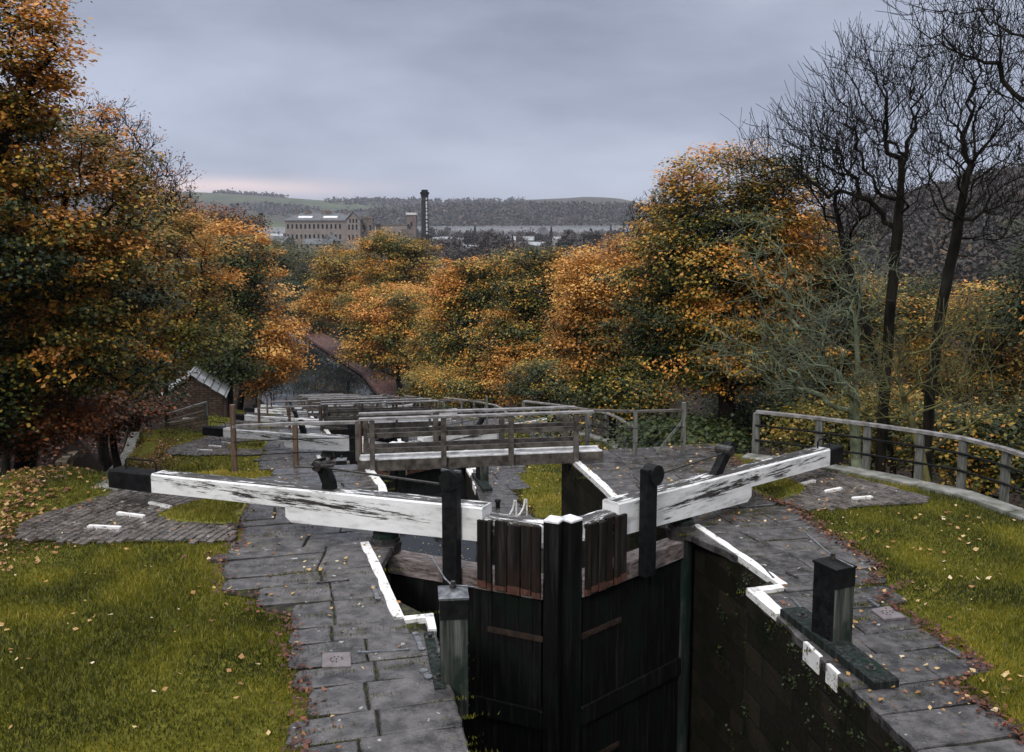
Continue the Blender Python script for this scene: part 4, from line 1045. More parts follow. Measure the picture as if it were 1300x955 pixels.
# tall chimney with its vertical row of white marks
dC = 500
ch = thing('mill_chimney', (xx(539.5, dC), dC, zb), 'very tall black mill chimney with a column of white marks', 'chimney')
k = lambda py: zy(py, dC)-zb
r0 = 5.3*dC/F; r1 = 4.3*dC/F
p = MB()
n = 8
def ringbox(z0, z1, ra, rb_): p.cyl((0, 0), ra, z0, z1, 8, rb_)
ringbox(-6, k(250), r0, r1); p.build('shaft', M['stack'] if 'stack' in M else M['black'], ch)
p = MB(); ringbox(k(250), k(247), r1*1.12, r1*1.12); ringbox(k(247), k(244), r1*1.32, r1*1.38); ringbox(k(244), k(241), r1*.98, r1*.95); p.build('crown', M['black'], ch)
for i, py in enumerate((252.5, 257.5, 262, 266.5, 271, 276, 281, 286, 291, 296)):
    z = k(py); rr = r1+(r0-r1)*(1-(z+6)/(k(250)+6)); x = rr*.56; y = -rr*.80
    p = MB(); hh = .8 if i % 3 else .5
    p.bar((x, y, z-hh), (x, y, z+hh), .75, .12, up=(.3, -1, 0)); p.build('white_mark', M['deckwhite'], ch)
ch2 = thing('mill_chimney', (xx(332, 420), 420, zb+8), 'short dark chimney stack left of the long mill', 'chimney')
p = MB(); p.cyl((0, 0), .95, -6, zy(273, 420)-zb-8, 10, .68); p.build('shaft', M['darkstone'], ch2)
p = MB(); p.cyl((0, 0), .85, zy(273, 420)-zb-8, zy(271, 420)-zb-8, 10); p.build('crown', M['black'], ch2)
# houses
HW = [simple('house_wall_a', (.20, .17, .15), (.32, .28, .25), .4, .8), simple('house_wall_b', (.22, .21, .21), (.38, .38, .38), .4, .8), simple('house_wall_c', (.13, .11, .10), (.2, .17, .16), .4, .8)]
HRf = [simple('wet_slate', (.16, .17, .19), (.34, .36, .39), .3, .35), M['roof']]
rs = random.Random(11)
kinds = [('brown stone', 'grey slate roof'), ('pale', 'wet slate roof'), ('dark stone', 'dark roof')]
def house(d, px, w_, dp, h, wi, ri, rot, base, lab, py=None):
    x = xx(px, d); g = thing('house', (x, d, base), lab, 'house', 'houses of the town in the valley', rot)
    p = MB(); p.box(-w_/2, -dp/2, -4, w_/2, dp/2, h); wa = p.build('wall', HW[wi], g)
    p = MB(); gable(p, -w_/2, w_/2, -dp/2, dp/2, h, h+dp*.36); rf = p.build('roof', HRf[ri], g)
    p = MB(); p.box(w_*.28, -.5, h+dp*.2, w_*.28+1, .6, h+dp*.36+1.3); p.build('chimney', HW[2], rf)
    for i in range(max(2, int(w_/4))):
        for z in (1.1, 3.9):
            if z < h-1.3:
                xw = -w_/2+w_*(i+.5)/max(2, int(w_/4)); p = MB(); p.box(xw-.55, -dp/2-.05, z, xw+.55, -dp/2+.1, z+1.3); p.build('window', M['glass'], wa)
    return g
spots = []
hl = [  # px, py of the eaves, distance, width, depth, height
 (352, 309, 430, 13, 9, 7, 0, 1, -.5, 'grey roofed stone house left of the long mill'), (418, 306, 440, 9, 8, 7, 2, 1, 1.5, 'gabled dark house in front of the long mill'), (404, 310, 435, 13, 7, 5.5, 0, 1, 0, 'low grey roofed terrace in front of the long mill'),
 (343, 303, 560, 15, 8, 6, 1, 0, .2, 'pale terrace far left of the long mill'), (634, 305, 900, 30, 10, 3.5, 1, 0, .06, 'long pale roofed shed in the middle of the town'), (668, 305, 930, 16, 10, 3.5, 1, 0, -.1, 'second long pale shed in the middle of the town'),
 (728, 322, 640, 16, 9, 6, 2, 0, .1, 'low wide roofed house right of the church tower'), (722, 326, 600, 11, 8, 5, 1, 0, .1, 'pale bungalow right of the church tower'), (620, 317, 760, 9, 8, 6.5, 1, 1, .5, 'white gabled house above the autumn trees')]
for px, py, d, w_, dp, h, wi, ri, rot, lb in hl:
    house(d, px, w_, dp, h, wi, ri, rot, zy(py, d)-h, lb)
pos_words = {0: 'far left', 1: 'left middle', 2: 'middle', 3: 'right middle', 4: 'right'}
HN = {}
for i in range(58):
    px = rs.uniform(545, 800) if i < 46 else rs.uniform(1075, 1190); d = rs.uniform(620, 1350); base = hb(xx(px, d), d)
    wi = rs.choice([0, 1, 1, 2]); ri = rs.choice([0, 0, 1]); wd = rs.choice([9, 12, 16, 22])
    near = 'near' if d < 850 else 'half distant' if d < 1100 else 'far'
    where = 'by the tall chimney' if px < 600 else 'left of the church tower' if px < 690 else 'right of the church tower' if px < 900 else 'seen between the bare trees'
    HN[(wi, wd > 13, near, where)] = c_ = HN.get((wi, wd > 13, near, where), 0)+1
    nth = ['', 'second ', 'third ', 'fourth ', 'fifth ', 'sixth '][min(c_-1, 5)]
    house(d, px, wd, 8, rs.choice([5, 6.5, 6.5]), wi, ri, rs.uniform(-.7, .7), base+rs.uniform(0, 2), f'{nth}{near} {["brown", "pale", "dark"][wi]} {"terrace" if wd > 13 else "house"} with {"wet grey" if ri == 0 else "dark"} roof {where}')
# church tower
ct = thing('church_tower', (xx(706, 700), 700, zy(318, 700)), 'small pale church tower with pinnacles rising above the town', 'church tower')
h = zy(305.5, 700)-zy(318, 700); p = MB(); p.box(-2.6, -2.6, -12, 2.6, 2.6, h); p.build('wall', HW[1], ct)
p = MB()
for a in (-2.3, 2.3):
    for b in (-2.3, 2.3): p.cyl((a, b), .55, h, h+2.2, 6, .05)
p.build('pinnacle', HW[1], ct)
p = MB(); p.box(-.7, -2.68, h-4, .7, -2.5, h-1.4); p.build('belfry_opening', M['glass'], ct)
# masts on the skyline
for px, ty, by, lb in ((658, 248, 253, 'thin radio mast on the skyline left of the highest moor'), (576, 250, 257, 'thin radio mast on the skyline right of the tall chimney'), (508, 250, 256, 'small farm mast on the skyline above the mill wing')):
    d = 3580; b = Q(px, by, d); tp_ = Q(px, ty, d); p = MB(); hh = tp_.z-b.z
    p.tube([(0, 0, -8), (0, 0, hh)], 1.0, 5, .5); p.bar((-2, 0, hh*.8), (2, 0, hh*.8), .5, .5); o = p.build('radio_mast', M['iron'], loc=b); tag(o, lb, 'mast')
# ------------------------------------------------------------------ air
def airbox(name, x0, y0, z0, x1, y1, z1, dens, col, bottom=None):
    p = MB(); p.box(x0, y0, z0, x1, y1, z1); t = bpy.data.materials.new(name+'_air'); t.use_nodes = True; nt = t.node_tree; nt.nodes.clear()
    o_ = nt.nodes.new('ShaderNodeOutputMaterial'); v = nt.nodes.new('ShaderNodeVolumePrincipled'); v.inputs['Density'].default_value = dens; v.inputs['Color'].default_value = (*col, 1); v.inputs['Anisotropy'].default_value = .0
    nt.links.new(v.outputs[0], o_.inputs['Volume']); o = p.build(name, t); tag(o, kind='stuff'); return o
# ------------------------------------------------------------------ trees
def skeleton(base, ttop, pts, rng, seg=.45, alpha=.3, bow=.10, jit=.05, bend=None):
    "grow limbs from the trunk to every point, always from the cheapest place on the tree so far"
    n0 = max(4, int(np.linalg.norm(ttop-base)/seg)); N = 60000
    pos = np.zeros((N, 3)); par = np.full(N, -1, int); pl = np.zeros(N)
    side = rng.normal(0, 1, 3); side[2] = 0
    for i in range(n0+1):
        f = i/n0; pos[i] = base+(ttop-base)*f + side*.25*math.sin(f*pi*1.3)*min(1, np.linalg.norm(ttop-base)/8)+rng.normal(0, .02, 3)
        par[i] = i-1; pl[i] = pl[i-1]+seg if i else 0
    n = n0+1; start = max(1, int(n0*.22)); d0 = np.linalg.norm(pts-ttop, axis=1)*.5+np.linalg.norm((pts-pos[n0//2]), axis=1)
    tips = []
    for p in pts[np.argsort(d0)]:
        q = pos[start:n]; dv = p-q; d = np.sqrt((dv*dv).sum(1)); cost = d+alpha*pl[start:n]+.7*np.clip(q[:, 2]-p[2], 0, None)
        j = int(np.argmin(cost))+start; dd = d[j-start]
        if dd < seg*.35: continue
        k = max(1, int(math.ceil(dd/seg))); a = pos[j].copy(); perp = rng.normal(0, 1, 3); perp[2] = -abs(perp[2])*.2+.0
        prev = j
        for i in range(1, k+1):
            f = i/k; c = a+(p-a)*f; s_ = math.sin(f*pi)
            c = c+perp*bow*dd*.35*s_+np.array([0, 0, -bow*dd*s_])+(rng.normal(0, jit, 3)*seg if i < k else 0)
            pos[n] = c; par[n] = prev; pl[n] = pl[prev]+dd/k; prev = n; n += 1
            if n >= N-50: break
        tips.append(prev)
        if n >= N-50: break
    pos = pos[:n]; par = par[:n]
    cnt = np.zeros(n); cnt[np.array(tips, int)] = 1
    for i in range(n-1, 0, -1): cnt[par[i]] += cnt[i]
    return pos, par, cnt, np.array(tips, int), n0
def limb_mesh(pos, par, cnt, rt, rmin, power=.5, base_flare=True, n0=0):
    tot = cnt[0]; r = np.maximum(rt*(np.maximum(cnt, .5)/tot)**power, rmin)
    ed = np.arange(1, len(pos)); pa = par[ed]; A = pos[pa]; B = pos[ed]
    ra = np.minimum(r[pa], r[ed]*1.22); rb = r[ed]
    if n0:
        trunk = ed <= n0; ra = np.where(trunk, r[pa], ra)
        fl = 1+.9*np.exp(-np.arange(len(pos))/1.5); ra = ra*np.where(trunk, fl[pa], 1); rb = rb*np.where(trunk, fl[ed], 1)
    T = B-A; L = np.linalg.norm(T, axis=1, keepdims=True)+1e-9; T = T/L
    ref = np.where(np.abs(T[:, 2:3]) > .9, np.array([[1., 0, 0]]), np.array([[0, 0, 1.]])); X1 = np.cross(T, ref); X1 /= np.linalg.norm(X1, axis=1, keepdims=True)+1e-9; Y1 = np.cross(T, X1)
    Bx = B+T*np.minimum(.03, L*.1)
    Vs = []; Fs = []; off = 0
    big = rb > .045
    for sel, k in ((big, 7), (~big, 3)):
        if not sel.any(): continue
        a = np.arange(k)*2*pi/k; C = np.cos(a)[None, :, None]; Sn = np.sin(a)[None, :, None]; m = sel.sum()
        ring = X1[sel][:, None]*C+Y1[sel][:, None]*Sn
        R0 = A[sel][:, None]+ring*ra[sel][:, None, None]; R1 = Bx[sel][:, None]+ring*rb[sel][:, None, None]
        V = np.concatenate([R0, R1], 1).reshape(-1, 3); i = np.arange(m)[:, None]*2*k+off; j = np.arange(k)[None]; jn = (j+1) % k
        Fs.append(np.stack([i+j, i+jn, i+k+jn, i+k+j], -1).reshape(-1, 4)); Vs.append(V); off += len(V)
    return np.concatenate(Vs), np.concatenate(Fs), r
def leaf_quads(C, size, rng, upbias=.9, out=None):
    n = len(C); N = rng.normal(0, 1, (n, 3)); N[:, 2] = np.abs(N[:, 2])+upbias
    if out is not None: N += out*.9
    N /= np.linalg.norm(N, axis=1, keepdims=True); Rr = rng.normal(0, 1, (n, 3)); A = np.cross(N, Rr); A /= np.linalg.norm(A, axis=1, keepdims=True)+1e-9; B = np.cross(N, A)
    s = size*rng.uniform(.45, 1.5, (n, 1)); w_ = s*rng.uniform(.35, .5, (n, 1))
    c = N*s*.12
    V = np.stack([C-A*s*.55, C-A*s*.05+B*w_-c, C+A*s*.6, C-A*s*.05-B*w_-c], 1).reshape(-1, 3)
    return V, np.arange(4*n).reshape(-1, 4)
def sample_lobes(lobes, n, rng, shell=.35):
    vol = np.array([a*b*c for _, (a, b, c) in lobes])**.8; k = rng.choice(len(lobes), n, p=vol/vol.sum()); d = rng.normal(0, 1, (n, 3)); d /= np.linalg.norm(d, axis=1, keepdims=True)
    r = (shell**3+(1-shell**3)*rng.random(n))**(1/3)
    cen = np.array([l[0] for l in lobes])[k]; rad = np.array([l[1] for l in lobes])[k]
    lump = 1+.45*vnoise(d[:, 0]*2+k, d[:, 2]*2+d[:, 1], .8, 5)[:, None]
    return cen+d*r[:, None]*rad*lump*(1+rng.normal(0, .11, (n, 1))), d
TR = {}
def tree(name, label, cat, base, d, lobes, pal, seed, ncl=260, nleaf=110, lsize=.13, clump=.55, trunk=.22, bark='bark', group='autumn trees', hue=(.5, .2), zb=None, twigs=0, shell=.45, ttop=None, alpha=.3, flat=.45, upd=.1, seg=.5, rmin=.011):
    "base: px,d ; lobes: (px, py, rx_px, ry_px, depth offset, depth radius factor)"
    rng = np.random.default_rng(seed); ncl = int(ncl*.72); nleaf = int(nleaf*2.7); clump *= 1.15; flat = .38; lsize *= .72
    bx = Q(base[0], 400, d).x; by = d; bz = float(H(np.array([bx]), np.array([by]), False)[0]) if zb is None else zb
    b = np.array([bx, by, bz-.3]); LB = []
    for (px, py, rx, ry, *r_) in lobes:
        dd = d+(r_[0] if r_ else 0); q = Q(px, py, dd); s = dd/F; LB.append((np.array(q), np.array([rx*s, rx*s*(r_[1] if len(r_) > 1 else .9), ry*s])))
    pts, dirs = sample_lobes(LB, ncl, rng, shell); ok = pts[:, 2] > bz+.6
    pts = pts[ok]
    if ttop is None:
        tp = sum(l[0]*np.prod(l[1]) for l in LB)/sum(np.prod(l[1]) for l in LB); tp = tp+np.array([0, 0, .25*max(l[1][2] for l in LB)])
    else: tp = np.array(Q(ttop[0], ttop[1], d))
    pos, par, cnt, tips, n0 = skeleton(b, tp, pts, rng, seg=seg, alpha=alpha)
    V, Fa, r = limb_mesh(pos, par, cnt, trunk, rmin, n0=n0)
    root = thing(name, tuple(b+np.array([0, 0, .3])), label, cat, group); o = np.array(root.location)
    npmesh('trunk', V-o, Fa, M[bark], root, smooth=True)
    if nleaf:
        T = pos[tips]; m = len(T); k = nleaf; G = rng.normal(0, 1, (m, k, 3)); G /= (1+.25*np.linalg.norm(G, axis=2, keepdims=True))
        cs = clump*rng.uniform(.6, 1.35, (m, 1, 1))
        C = T[:, None]+G*cs*np.array([1, 1, flat]); keep = rng.random((m, k)) < rng.uniform(.3, 1, (m, 1)); C = C.reshape(-1, 3)[keep.ravel()]
        hc = np.clip(hue[0]+rng.normal(0, hue[1], (m, 1))*.6+vnoise(T[:, 0]*1.0, T[:, 2]+T[:, 1]*.6, 2.6, seed)[:, None]*hue[1]*2.6, 0, 1)
        hv = np.clip(hc+G[:, :, 2]*.10+rng.normal(0, .17, (m, k)), 0, 1).ravel()[keep.ravel()]
        cc = np.array([l[0] for l in LB]).mean(0); out = (C-cc); out /= np.linalg.norm(out, axis=1, keepdims=True)+1e-6
        LV_, LF = leaf_quads(C, lsize, rng, 1.3, out)
        npmesh('crown', LV_-o, LF, PAL[pal], root, attrs={'hue': ('FACE', hv)})
    return root
def bare(name, label, base, d, lobes, seed, npt=2600, trunk=.2, bark='bark', zb=None, ttop=None, alpha=.22, twig=.45, tr=.0075, ntw=3, group='bare trees at the right', seg=.42, droop=.0, shell=.15, leaves=0, pal='olive', power=.47, cat='bare tree', side=.55):
    rng = np.random.default_rng(seed); bx = Q(base, 400, d).x; bz = float(H(np.array([bx]), np.array([d]), False)[0]) if zb is None else zb
    b = np.array([bx, d, bz-.3]); LB = []
    for (px, py, rx, ry, *r_) in lobes:
        dd = d+(r_[0] if r_ else 0); q = Q(px, py, dd); s = dd/F; LB.append((np.array(q), np.array([rx*s, rx*s*(r_[1] if len(r_) > 1 else .8), ry*s])))
    pts, _ = sample_lobes(LB, npt, rng, shell); pts = pts[pts[:, 2] > bz+.8]
    tp = np.array(Q(ttop[0], ttop[1], d)) if ttop else LB[0][0]
    pos, par, cnt, tips, n0 = skeleton(b, tp, pts, rng, seg=seg, alpha=alpha, bow=.12 if droop <= 0 else -.05, jit=.17)
    # side twigs along the thin branches and sprays at the tips
    allc = np.where((cnt < 7) & (np.arange(len(pos)) > n0+1))[0]
    src = np.concatenate([allc[rng.random(len(allc)) < side], np.repeat(tips, ntw)])
    np_ = [pos]; pp_ = [par]; cc_ = [cnt]; base_i = len(pos)
    T = pos[src]; Pd = T-pos[par[src]]; Pd /= np.linalg.norm(Pd, axis=1, keepdims=True)+1e-9
    dirs = Pd*.75+rng.normal(0, .52, T.shape)+np.array([0, 0, .30-droop]); dirs /= np.linalg.norm(dirs, axis=1, keepdims=True); L = twig*rng.uniform(.35, 1.15, (len(T), 1))
    prev = src; P_ = T; up_ = np.array([0, 0, .16-droop*.45])
    for q in range(3):
        dirs = dirs+up_+rng.normal(0, .13, T.shape); dirs /= np.linalg.norm(dirs, axis=1, keepdims=True); P_ = P_+dirs*L/3
        np_.append(P_); pp_.append(prev); cc_.append(np.full(len(T), .4-.12*q)); prev = np.arange(len(T))+base_i; base_i += len(T)
    pos2 = np.concatenate(np_); par2 = np.concatenate(pp_); cnt2 = np.concatenate(cc_)
    V, Fa, r = limb_mesh(pos2, par2, cnt2, trunk, tr, power=power, n0=n0)
    root = thing(name, tuple(b+np.array([0, 0, .3])), label, cat, group); o = np.array(root.location)
    npmesh('trunk', V-o, Fa, M[bark], root, smooth=True)
    if leaves:
        k = leaves; C = (pos2[-len(T):][:, None]+rng.normal(0, .16, (len(T), k, 3))).reshape(-1, 3); C = C[rng.random(len(C)) < .8]
        LV_, LF = leaf_quads(C, .075, rng); npmesh('crown', LV_-o, LF, PAL[pal], root, attrs={'hue': ('FACE', np.clip(rng.normal(.55, .25, len(C)), 0, 1))})
    return root
GL_ = 'leafy trees on the left bank'
tree('maple_tree', 'huge rust brown maple reaching above the photo at the far left', 'tree', (-60, 0), 24, [(-20, 60, 95, 90), (-60, 180, 120, 110), (20, 10, 60, 50), (45, 110, 45, 60), (-30, 300, 110, 90)], 'mixed', 21, ncl=460, nleaf=95, lsize=.135, clump=.5, trunk=.3, group=GL_, hue=(.5, .34), shell=.3)
tree('maple_tree', 'big orange and green maple hanging over the left grass bank', 'tree', (-10, 0), 27, [(60, 260, 130, 110), (10, 360, 130, 100), (120, 370, 95, 90), (60, 450, 120, 75), (110, 190, 65, 60), (160, 450, 60, 55)], 'mixed', 22, ncl=640, nleaf=105, lsize=.14, clump=.52, trunk=.3, group=GL_, hue=(.50, .38), shell=.4)
tree('maple_tree', 'yellow green maple with dark arching bough above the hut roof', 'tree', (130, 0), 40, [(220, 330, 70, 70), (250, 400, 60, 65), (190, 430, 70, 60), (150, 330, 60, 60), (175, 470, 45, 30), (188, 452, 30, 30)], 'gold', 23, ncl=330, nleaf=110, lsize=.15, clump=.6, trunk=.25, group=GL_, hue=(.5, .28))
tree('maple_tree', 'green leaved tree behind the hut roof', 'tree', (285, 0), 66, [(285, 410, 48, 50), (300, 350, 40, 55), (285, 460, 40, 30)], 'green', 24, ncl=200, nleaf=90, lsize=.24, clump=.85, trunk=.25, group=GL_, hue=(.55, .25))
tree('maple_tree', 'bright orange maple hanging over the canal on the left', 'tree', (290, 0), 82, [(315, 350, 46, 60), (345, 420, 40, 45), (330, 450, 48, 42), (290, 320, 40, 40), (362, 448, 24, 26), (300, 400, 50, 50)], 'orange', 25, ncl=400, nleaf=95, lsize=.27, clump=.95, trunk=.3, group=GL_, hue=(.72, .16))
tree('dark_tree', 'dark brown leaved tree below the left hill skyline', 'tree', (270, 0), 120, [(265, 287, 50, 24), (300, 309, 34, 20), (230, 300, 45, 30)], 'rust', 26, ncl=240, nleaf=80, lsize=.4, clump=1.4, trunk=.3, group=GL_, hue=(.30, .14))
tree('dark_tree', 'olive brown tree top behind the bright orange maple', 'tree', (320, 0), 130, [(352, 326, 30, 22), (305, 322, 40, 22)], 'olive', 27, ncl=180, nleaf=60, lsize=.36, clump=1.4, trunk=.3, group=GL_, hue=(.4, .2))
bare('bare_tree', 'thin half bare tree sticking out above the left maples', 130, 36, [(150, 200, 55, 60), (190, 240, 50, 45), (120, 170, 35, 40)], 31, npt=600, trunk=.16, group=GL_, leaves=3, pal='rust')
bare('bare_tree', 'dark twiggy tree beside the left end of the distant hill', 205, 55, [(200, 270, 45, 45), (225, 280, 30, 30)], 32, npt=450, trunk=.16, group=GL_, leaves=4, pal='rust', tr=.012)
# undergrowth on the left bank
for i, (px, py, rx, ry, d, pal) in enumerate(((30, 530, 80, 34, 27, 'rust'), (-50, 500, 80, 60, 25, 'mixed'), (140, 515, 60, 30, 33, 'rust'), (165, 470, 45, 30, 50, 'green'), (238, 440, 40, 30, 74, 'green'), (325, 478, 30, 26, 100, 'green'), (-10, 400, 90, 90, 32, 'green'), (120, 430, 80, 70, 46, 'green'))):
    tree('bush', ['dark rust brown bush filling the gap under the big left maple', 'dark bush at the left edge of the photo', 'rust brown bush above the left channel wall', 'dark green bush left of the small hut', 'dark green bush in front of the hut wall', 'dark bush on the far canal bank under the orange maple', 'tall dark green tree behind the big left maples', 'dark green tree between the left maples'][i], 'bush' if i < 6 else 'tree', (px, 0), d, [(px, py, rx, ry)], pal, 40+i, ncl=150, nleaf=90, lsize=.14 if d < 40 else .2, clump=.6 if d < 40 else .9, trunk=.1, group='dark undergrowth on the left bank', hue=(.28, .2))
GM = 'leafy trees beyond the locks'
tree('bush_tree', 'thin grey green leafless looking tree at the canal bend', 'tree', (385, 0), 230, [(375, 340, 40, 36), (400, 360, 35, 35)], 'olive', 50, ncl=260, nleaf=45, lsize=.45, clump=2.2, trunk=.3, group=GM, hue=(.3, .15))
tree('bush_tree', 'grey green scrub tree right of the canal bend', 'tree', (430, 0), 225, [(420, 330, 32, 26), (440, 345, 30, 30)], 'olive', 51, ncl=200, nleaf=45, lsize=.45, clump=2.0, trunk=.3, group=GM, hue=(.35, .15))
tree('bush_tree', 'dark scrub tree at the end of the towpath', 'tree', (378, 0), 205, [(370, 385, 28, 26), (395, 395, 22, 26)], 'green', 52, ncl=150, nleaf=60, lsize=.4, clump=1.6, trunk=.25, group=GM, hue=(.3, .15))
tree('maple_tree', 'golden brown round maple beside the towpath', 'tree', (450, 0), 170, [(425, 375, 38, 40), (440, 340, 32, 32)], 'gold', 53, ncl=300, nleaf=80, lsize=.42, clump=1.5, trunk=.35, group=GM, hue=(.6, .26))
tree('maple_tree', 'dark green and gold maple with domed top below the tall chimney', 'tree', (500, 0), 145, [(488, 328, 44, 34), (532, 332, 30, 32), (500, 375, 62, 45), (505, 314, 34, 13)], 'gold', 54, ncl=520, nleaf=85, lsize=.33, clump=1.15, trunk=.35, group=GM, hue=(.42, .30))
tree('maple_tree', 'orange topped maple in front of the domed green maple', 'tree', (510, 0), 122, [(510, 395, 52, 36), (470, 405, 40, 38), (520, 440, 50, 40), (470, 440, 38, 30)], 'mixed', 55, ncl=460, nleaf=85, lsize=.32, clump=1.1, trunk=.35, group=GM, hue=(.68, .28))
tree('maple_tree', 'yellow green tree low beside the towpath edge', 'tree', (540, 0), 96, [(545, 440, 26, 50), (560, 480, 28, 34)], 'gold', 56, ncl=200, nleaf=80, lsize=.25, clump=.8, trunk=.2, group=GM, hue=(.45, .2))
tree('maple_tree', 'brown orange maple with twiggy flat top in the centre', 'tree', (610, 0), 80, [(600, 368, 45, 44), (645, 348, 40, 30), (600, 430, 55, 60), (575, 380, 28, 36)], 'mixed', 57, ncl=640, nleaf=85, lsize=.22, clump=.8, trunk=.3, group=GM, hue=(.57, .32))
tree('maple_tree', 'brown and olive maple right of the centre', 'tree', (685, 0), 72, [(680, 360, 45, 48), (705, 338, 34, 28), (660, 430, 55, 60), (700, 440, 50, 55)], 'mixed', 58, ncl=660, nleaf=85, lsize=.2, clump=.75, trunk=.3, group=GM, hue=(.50, .34))
tree('maple_tree', 'bright orange maple left of the tall brown maple', 'tree', (780, 0), 48, [(770, 380, 60, 50), (800, 350, 60, 55), (745, 430, 50, 55), (800, 450, 70, 55), (740, 345, 28, 25)], 'orange', 59, ncl=800, nleaf=85, lsize=.16, clump=.6, trunk=.25, group=GM, hue=(.60, .30))
tree('maple_tree', 'tall brown maple with dark top in the right centre', 'tree', (905, 0), 36, [(945, 240, 75, 55), (885, 232, 42, 48), (985, 262, 55, 62), (860, 300, 60, 50), (1000, 335, 70, 70), (900, 340, 110, 80), (990, 350, 70, 80), (920, 440, 110, 70), (850, 420, 70, 60)], 'mixed', 60, ncl=1500, nleaf=80, lsize=.135, clump=.52, trunk=.32, group=GM, hue=(.50, .32), shell=.2)
bare('bare_tree', 'bare twiggy tree poking out left of the tall brown maple', 860, 60, [(830, 285, 32, 34), (850, 260, 24, 34)], 61, npt=700, trunk=.14, tr=.012, group=GM)
for i, (px, py, rx, ry, d, pal, hu) in enumerate(((720, 560, 60, 26, 38, 'mixed', .3), (875, 560, 60, 24, 32, 'green', .4), (600, 492, 50, 30, 72, 'mixed', .42), (700, 488, 52, 34, 62, 'mixed', .36), (795, 498, 55, 30, 46, 'mixed', .40), (545, 490, 26, 22, 88, 'gold', .5), (660, 470, 50, 40, 70, 'orange', .45))):
    tree('bush', ['dark bush behind the diagonal brace of the nearest handrail', 'dark green bush at the foot of the tall brown maple', 'green undergrowth bush behind the far footbridges', 'dark green bush behind the second curved railing', 'dark olive bush under the bright orange maple', 'yellowish bush at the foot of the towpath trees', 'rusty bush behind the centre maples'][i], 'bush', (px, 0), d, [(px, py, rx, ry)], pal, 70+i, ncl=190, nleaf=80, lsize=.18, clump=.7, trunk=.08, group='undergrowth beyond the locks', hue=(hu, .2))
GR_ = 'leafy trees behind the curved railing'
for i, (px, lob, d, pal, hu) in enumerate(((1080, [(1080, 400, 60, 60), (1060, 480, 60, 50)], 42, 'mixed', .36), (1180, [(1170, 400, 55, 45), (1190, 470, 60, 55)], 46, 'mixed', .46), (1270, [(1265, 400, 60, 45), (1290, 480, 60, 60)], 40, 'mixed', .40), (1120, [(1120, 540, 70, 45), (1040, 545, 50, 35)], 31, 'gold', .22), (1230, [(1230, 560, 70, 50), (1320, 560, 60, 60)], 27, 'mixed', .36), (1340, [(1340, 380, 60, 70), (1360, 300, 50, 60)], 34, 'green', .4), (960, [(960, 520, 60, 40)], 40, 'green', .35))):
    tree('maple_tree', ['olive orange tree behind the lichen covered branches', 'yellow orange tree seen between the bare trunks', 'yellow brown tree at the right edge behind the bare trees', 'low olive tree just behind the curved railing', 'low yellow leaved tree behind the right end of the railing', 'green tree off the right edge', 'dark green tree behind the start of the curved railing'][i], 'tree', (px, 0), d, lob, pal, 80+i, ncl=330, nleaf=70, lsize=.14, clump=.62, trunk=.13, group=GR_, hue=(hu, .22), shell=.2)
for i, (px, py, d) in enumerate(((392, 407, 212), (425, 424, 178), (462, 444, 152), (498, 466, 134), (532, 492, 116))):
    tree('bush', ['farthest', 'second farthest', 'middle', 'second nearest', 'nearest'][i]+' dark bush along the outer edge of the towpath', 'bush', (px+22, 0), d, [(px+26, py-6, 26, 17, 0, 1.6)], 'green', 120+i, ncl=130, nleaf=60, lsize=.3, clump=1.0, trunk=.08, group='dark bushes along the towpath', hue=(.3, .25))
for i, (px, d) in enumerate(((1440, 30), (1560, 36), (1700, 26))):
    tree('maple_tree', ['first', 'second', 'third'][i]+' autumn tree beyond the right edge of the photo', 'tree', (px, 0), d, [(px, 420, 110, 90), (px+30, 330, 80, 80)], 'mixed', 140+i, ncl=330, nleaf=60, lsize=.17, clump=.7, trunk=.16, group=GR_, hue=(.45, .3))
# the lichen covered sprawling tree and the tall bare ones
bare('lichen_tree', 'sprawling tree with lichen green boughs leaning left over the railing', 1115, 25, [(1060, 380, 60, 60), (985, 350, 55, 50), (1000, 430, 80, 45), (960, 300, 35, 35), (1050, 470, 80, 50), (930, 440, 40, 45), (1090, 330, 45, 45)], 90, npt=520, trunk=.15,  bark='bark_green', ttop=(1085, 330), droop=.35, twig=.65, tr=.006, alpha=.3, power=.52, ntw=2, side=.45)
bare('lichen_tree', 'yellow green twiggy tree low in front of the bare trunks', 1190, 23, [(1150, 470, 60, 50), (1215, 430, 60, 50), (1110, 500, 50, 40), (1240, 500, 60, 40)], 91, npt=260, trunk=.10, bark='bark_twig', droop=.25, twig=.6, tr=.0055, alpha=.25, power=.5, ntw=2, side=.45)
bare('bare_tree', 'tall bare tree with a wide fan of black twigs left of its pair', 1140, 27, [(1120, 120, 75, 70), (1060, 170, 70, 60), (1000, 190, 65, 45), (1160, 90, 55, 50), (1140, 230, 70, 50), (1080, 90, 40, 40)], 92, npt=700, trunk=.15, side=.8, ttop=(1138, 215), alpha=.42, twig=.85, tr=.0065, power=.52, ntw=2)
bare('bare_tree', 'slender bare tree with forked stem leaning left behind the lichen boughs', 1150, 29, [(1080, 200, 50, 60), (1040, 230, 50, 45), (1090, 280, 40, 40)], 95, npt=300, trunk=.10, side=.8, ttop=(1078, 260), alpha=.42, twig=.8, tr=.0085, power=.5, ntw=2)
bare('bare_tree', 'tall bare tree nearest the right edge with branching black stems', 1205, 25, [(1230, 130, 70, 80), (1200, 190, 60, 60), (1280, 210, 60, 60), (1250, 60, 60, 50), (1260, 280, 60, 40)], 93, npt=640, trunk=.14, side=.8, ttop=(1212, 220), alpha=.42, twig=.8, tr=.0065, power=.52, ntw=2)
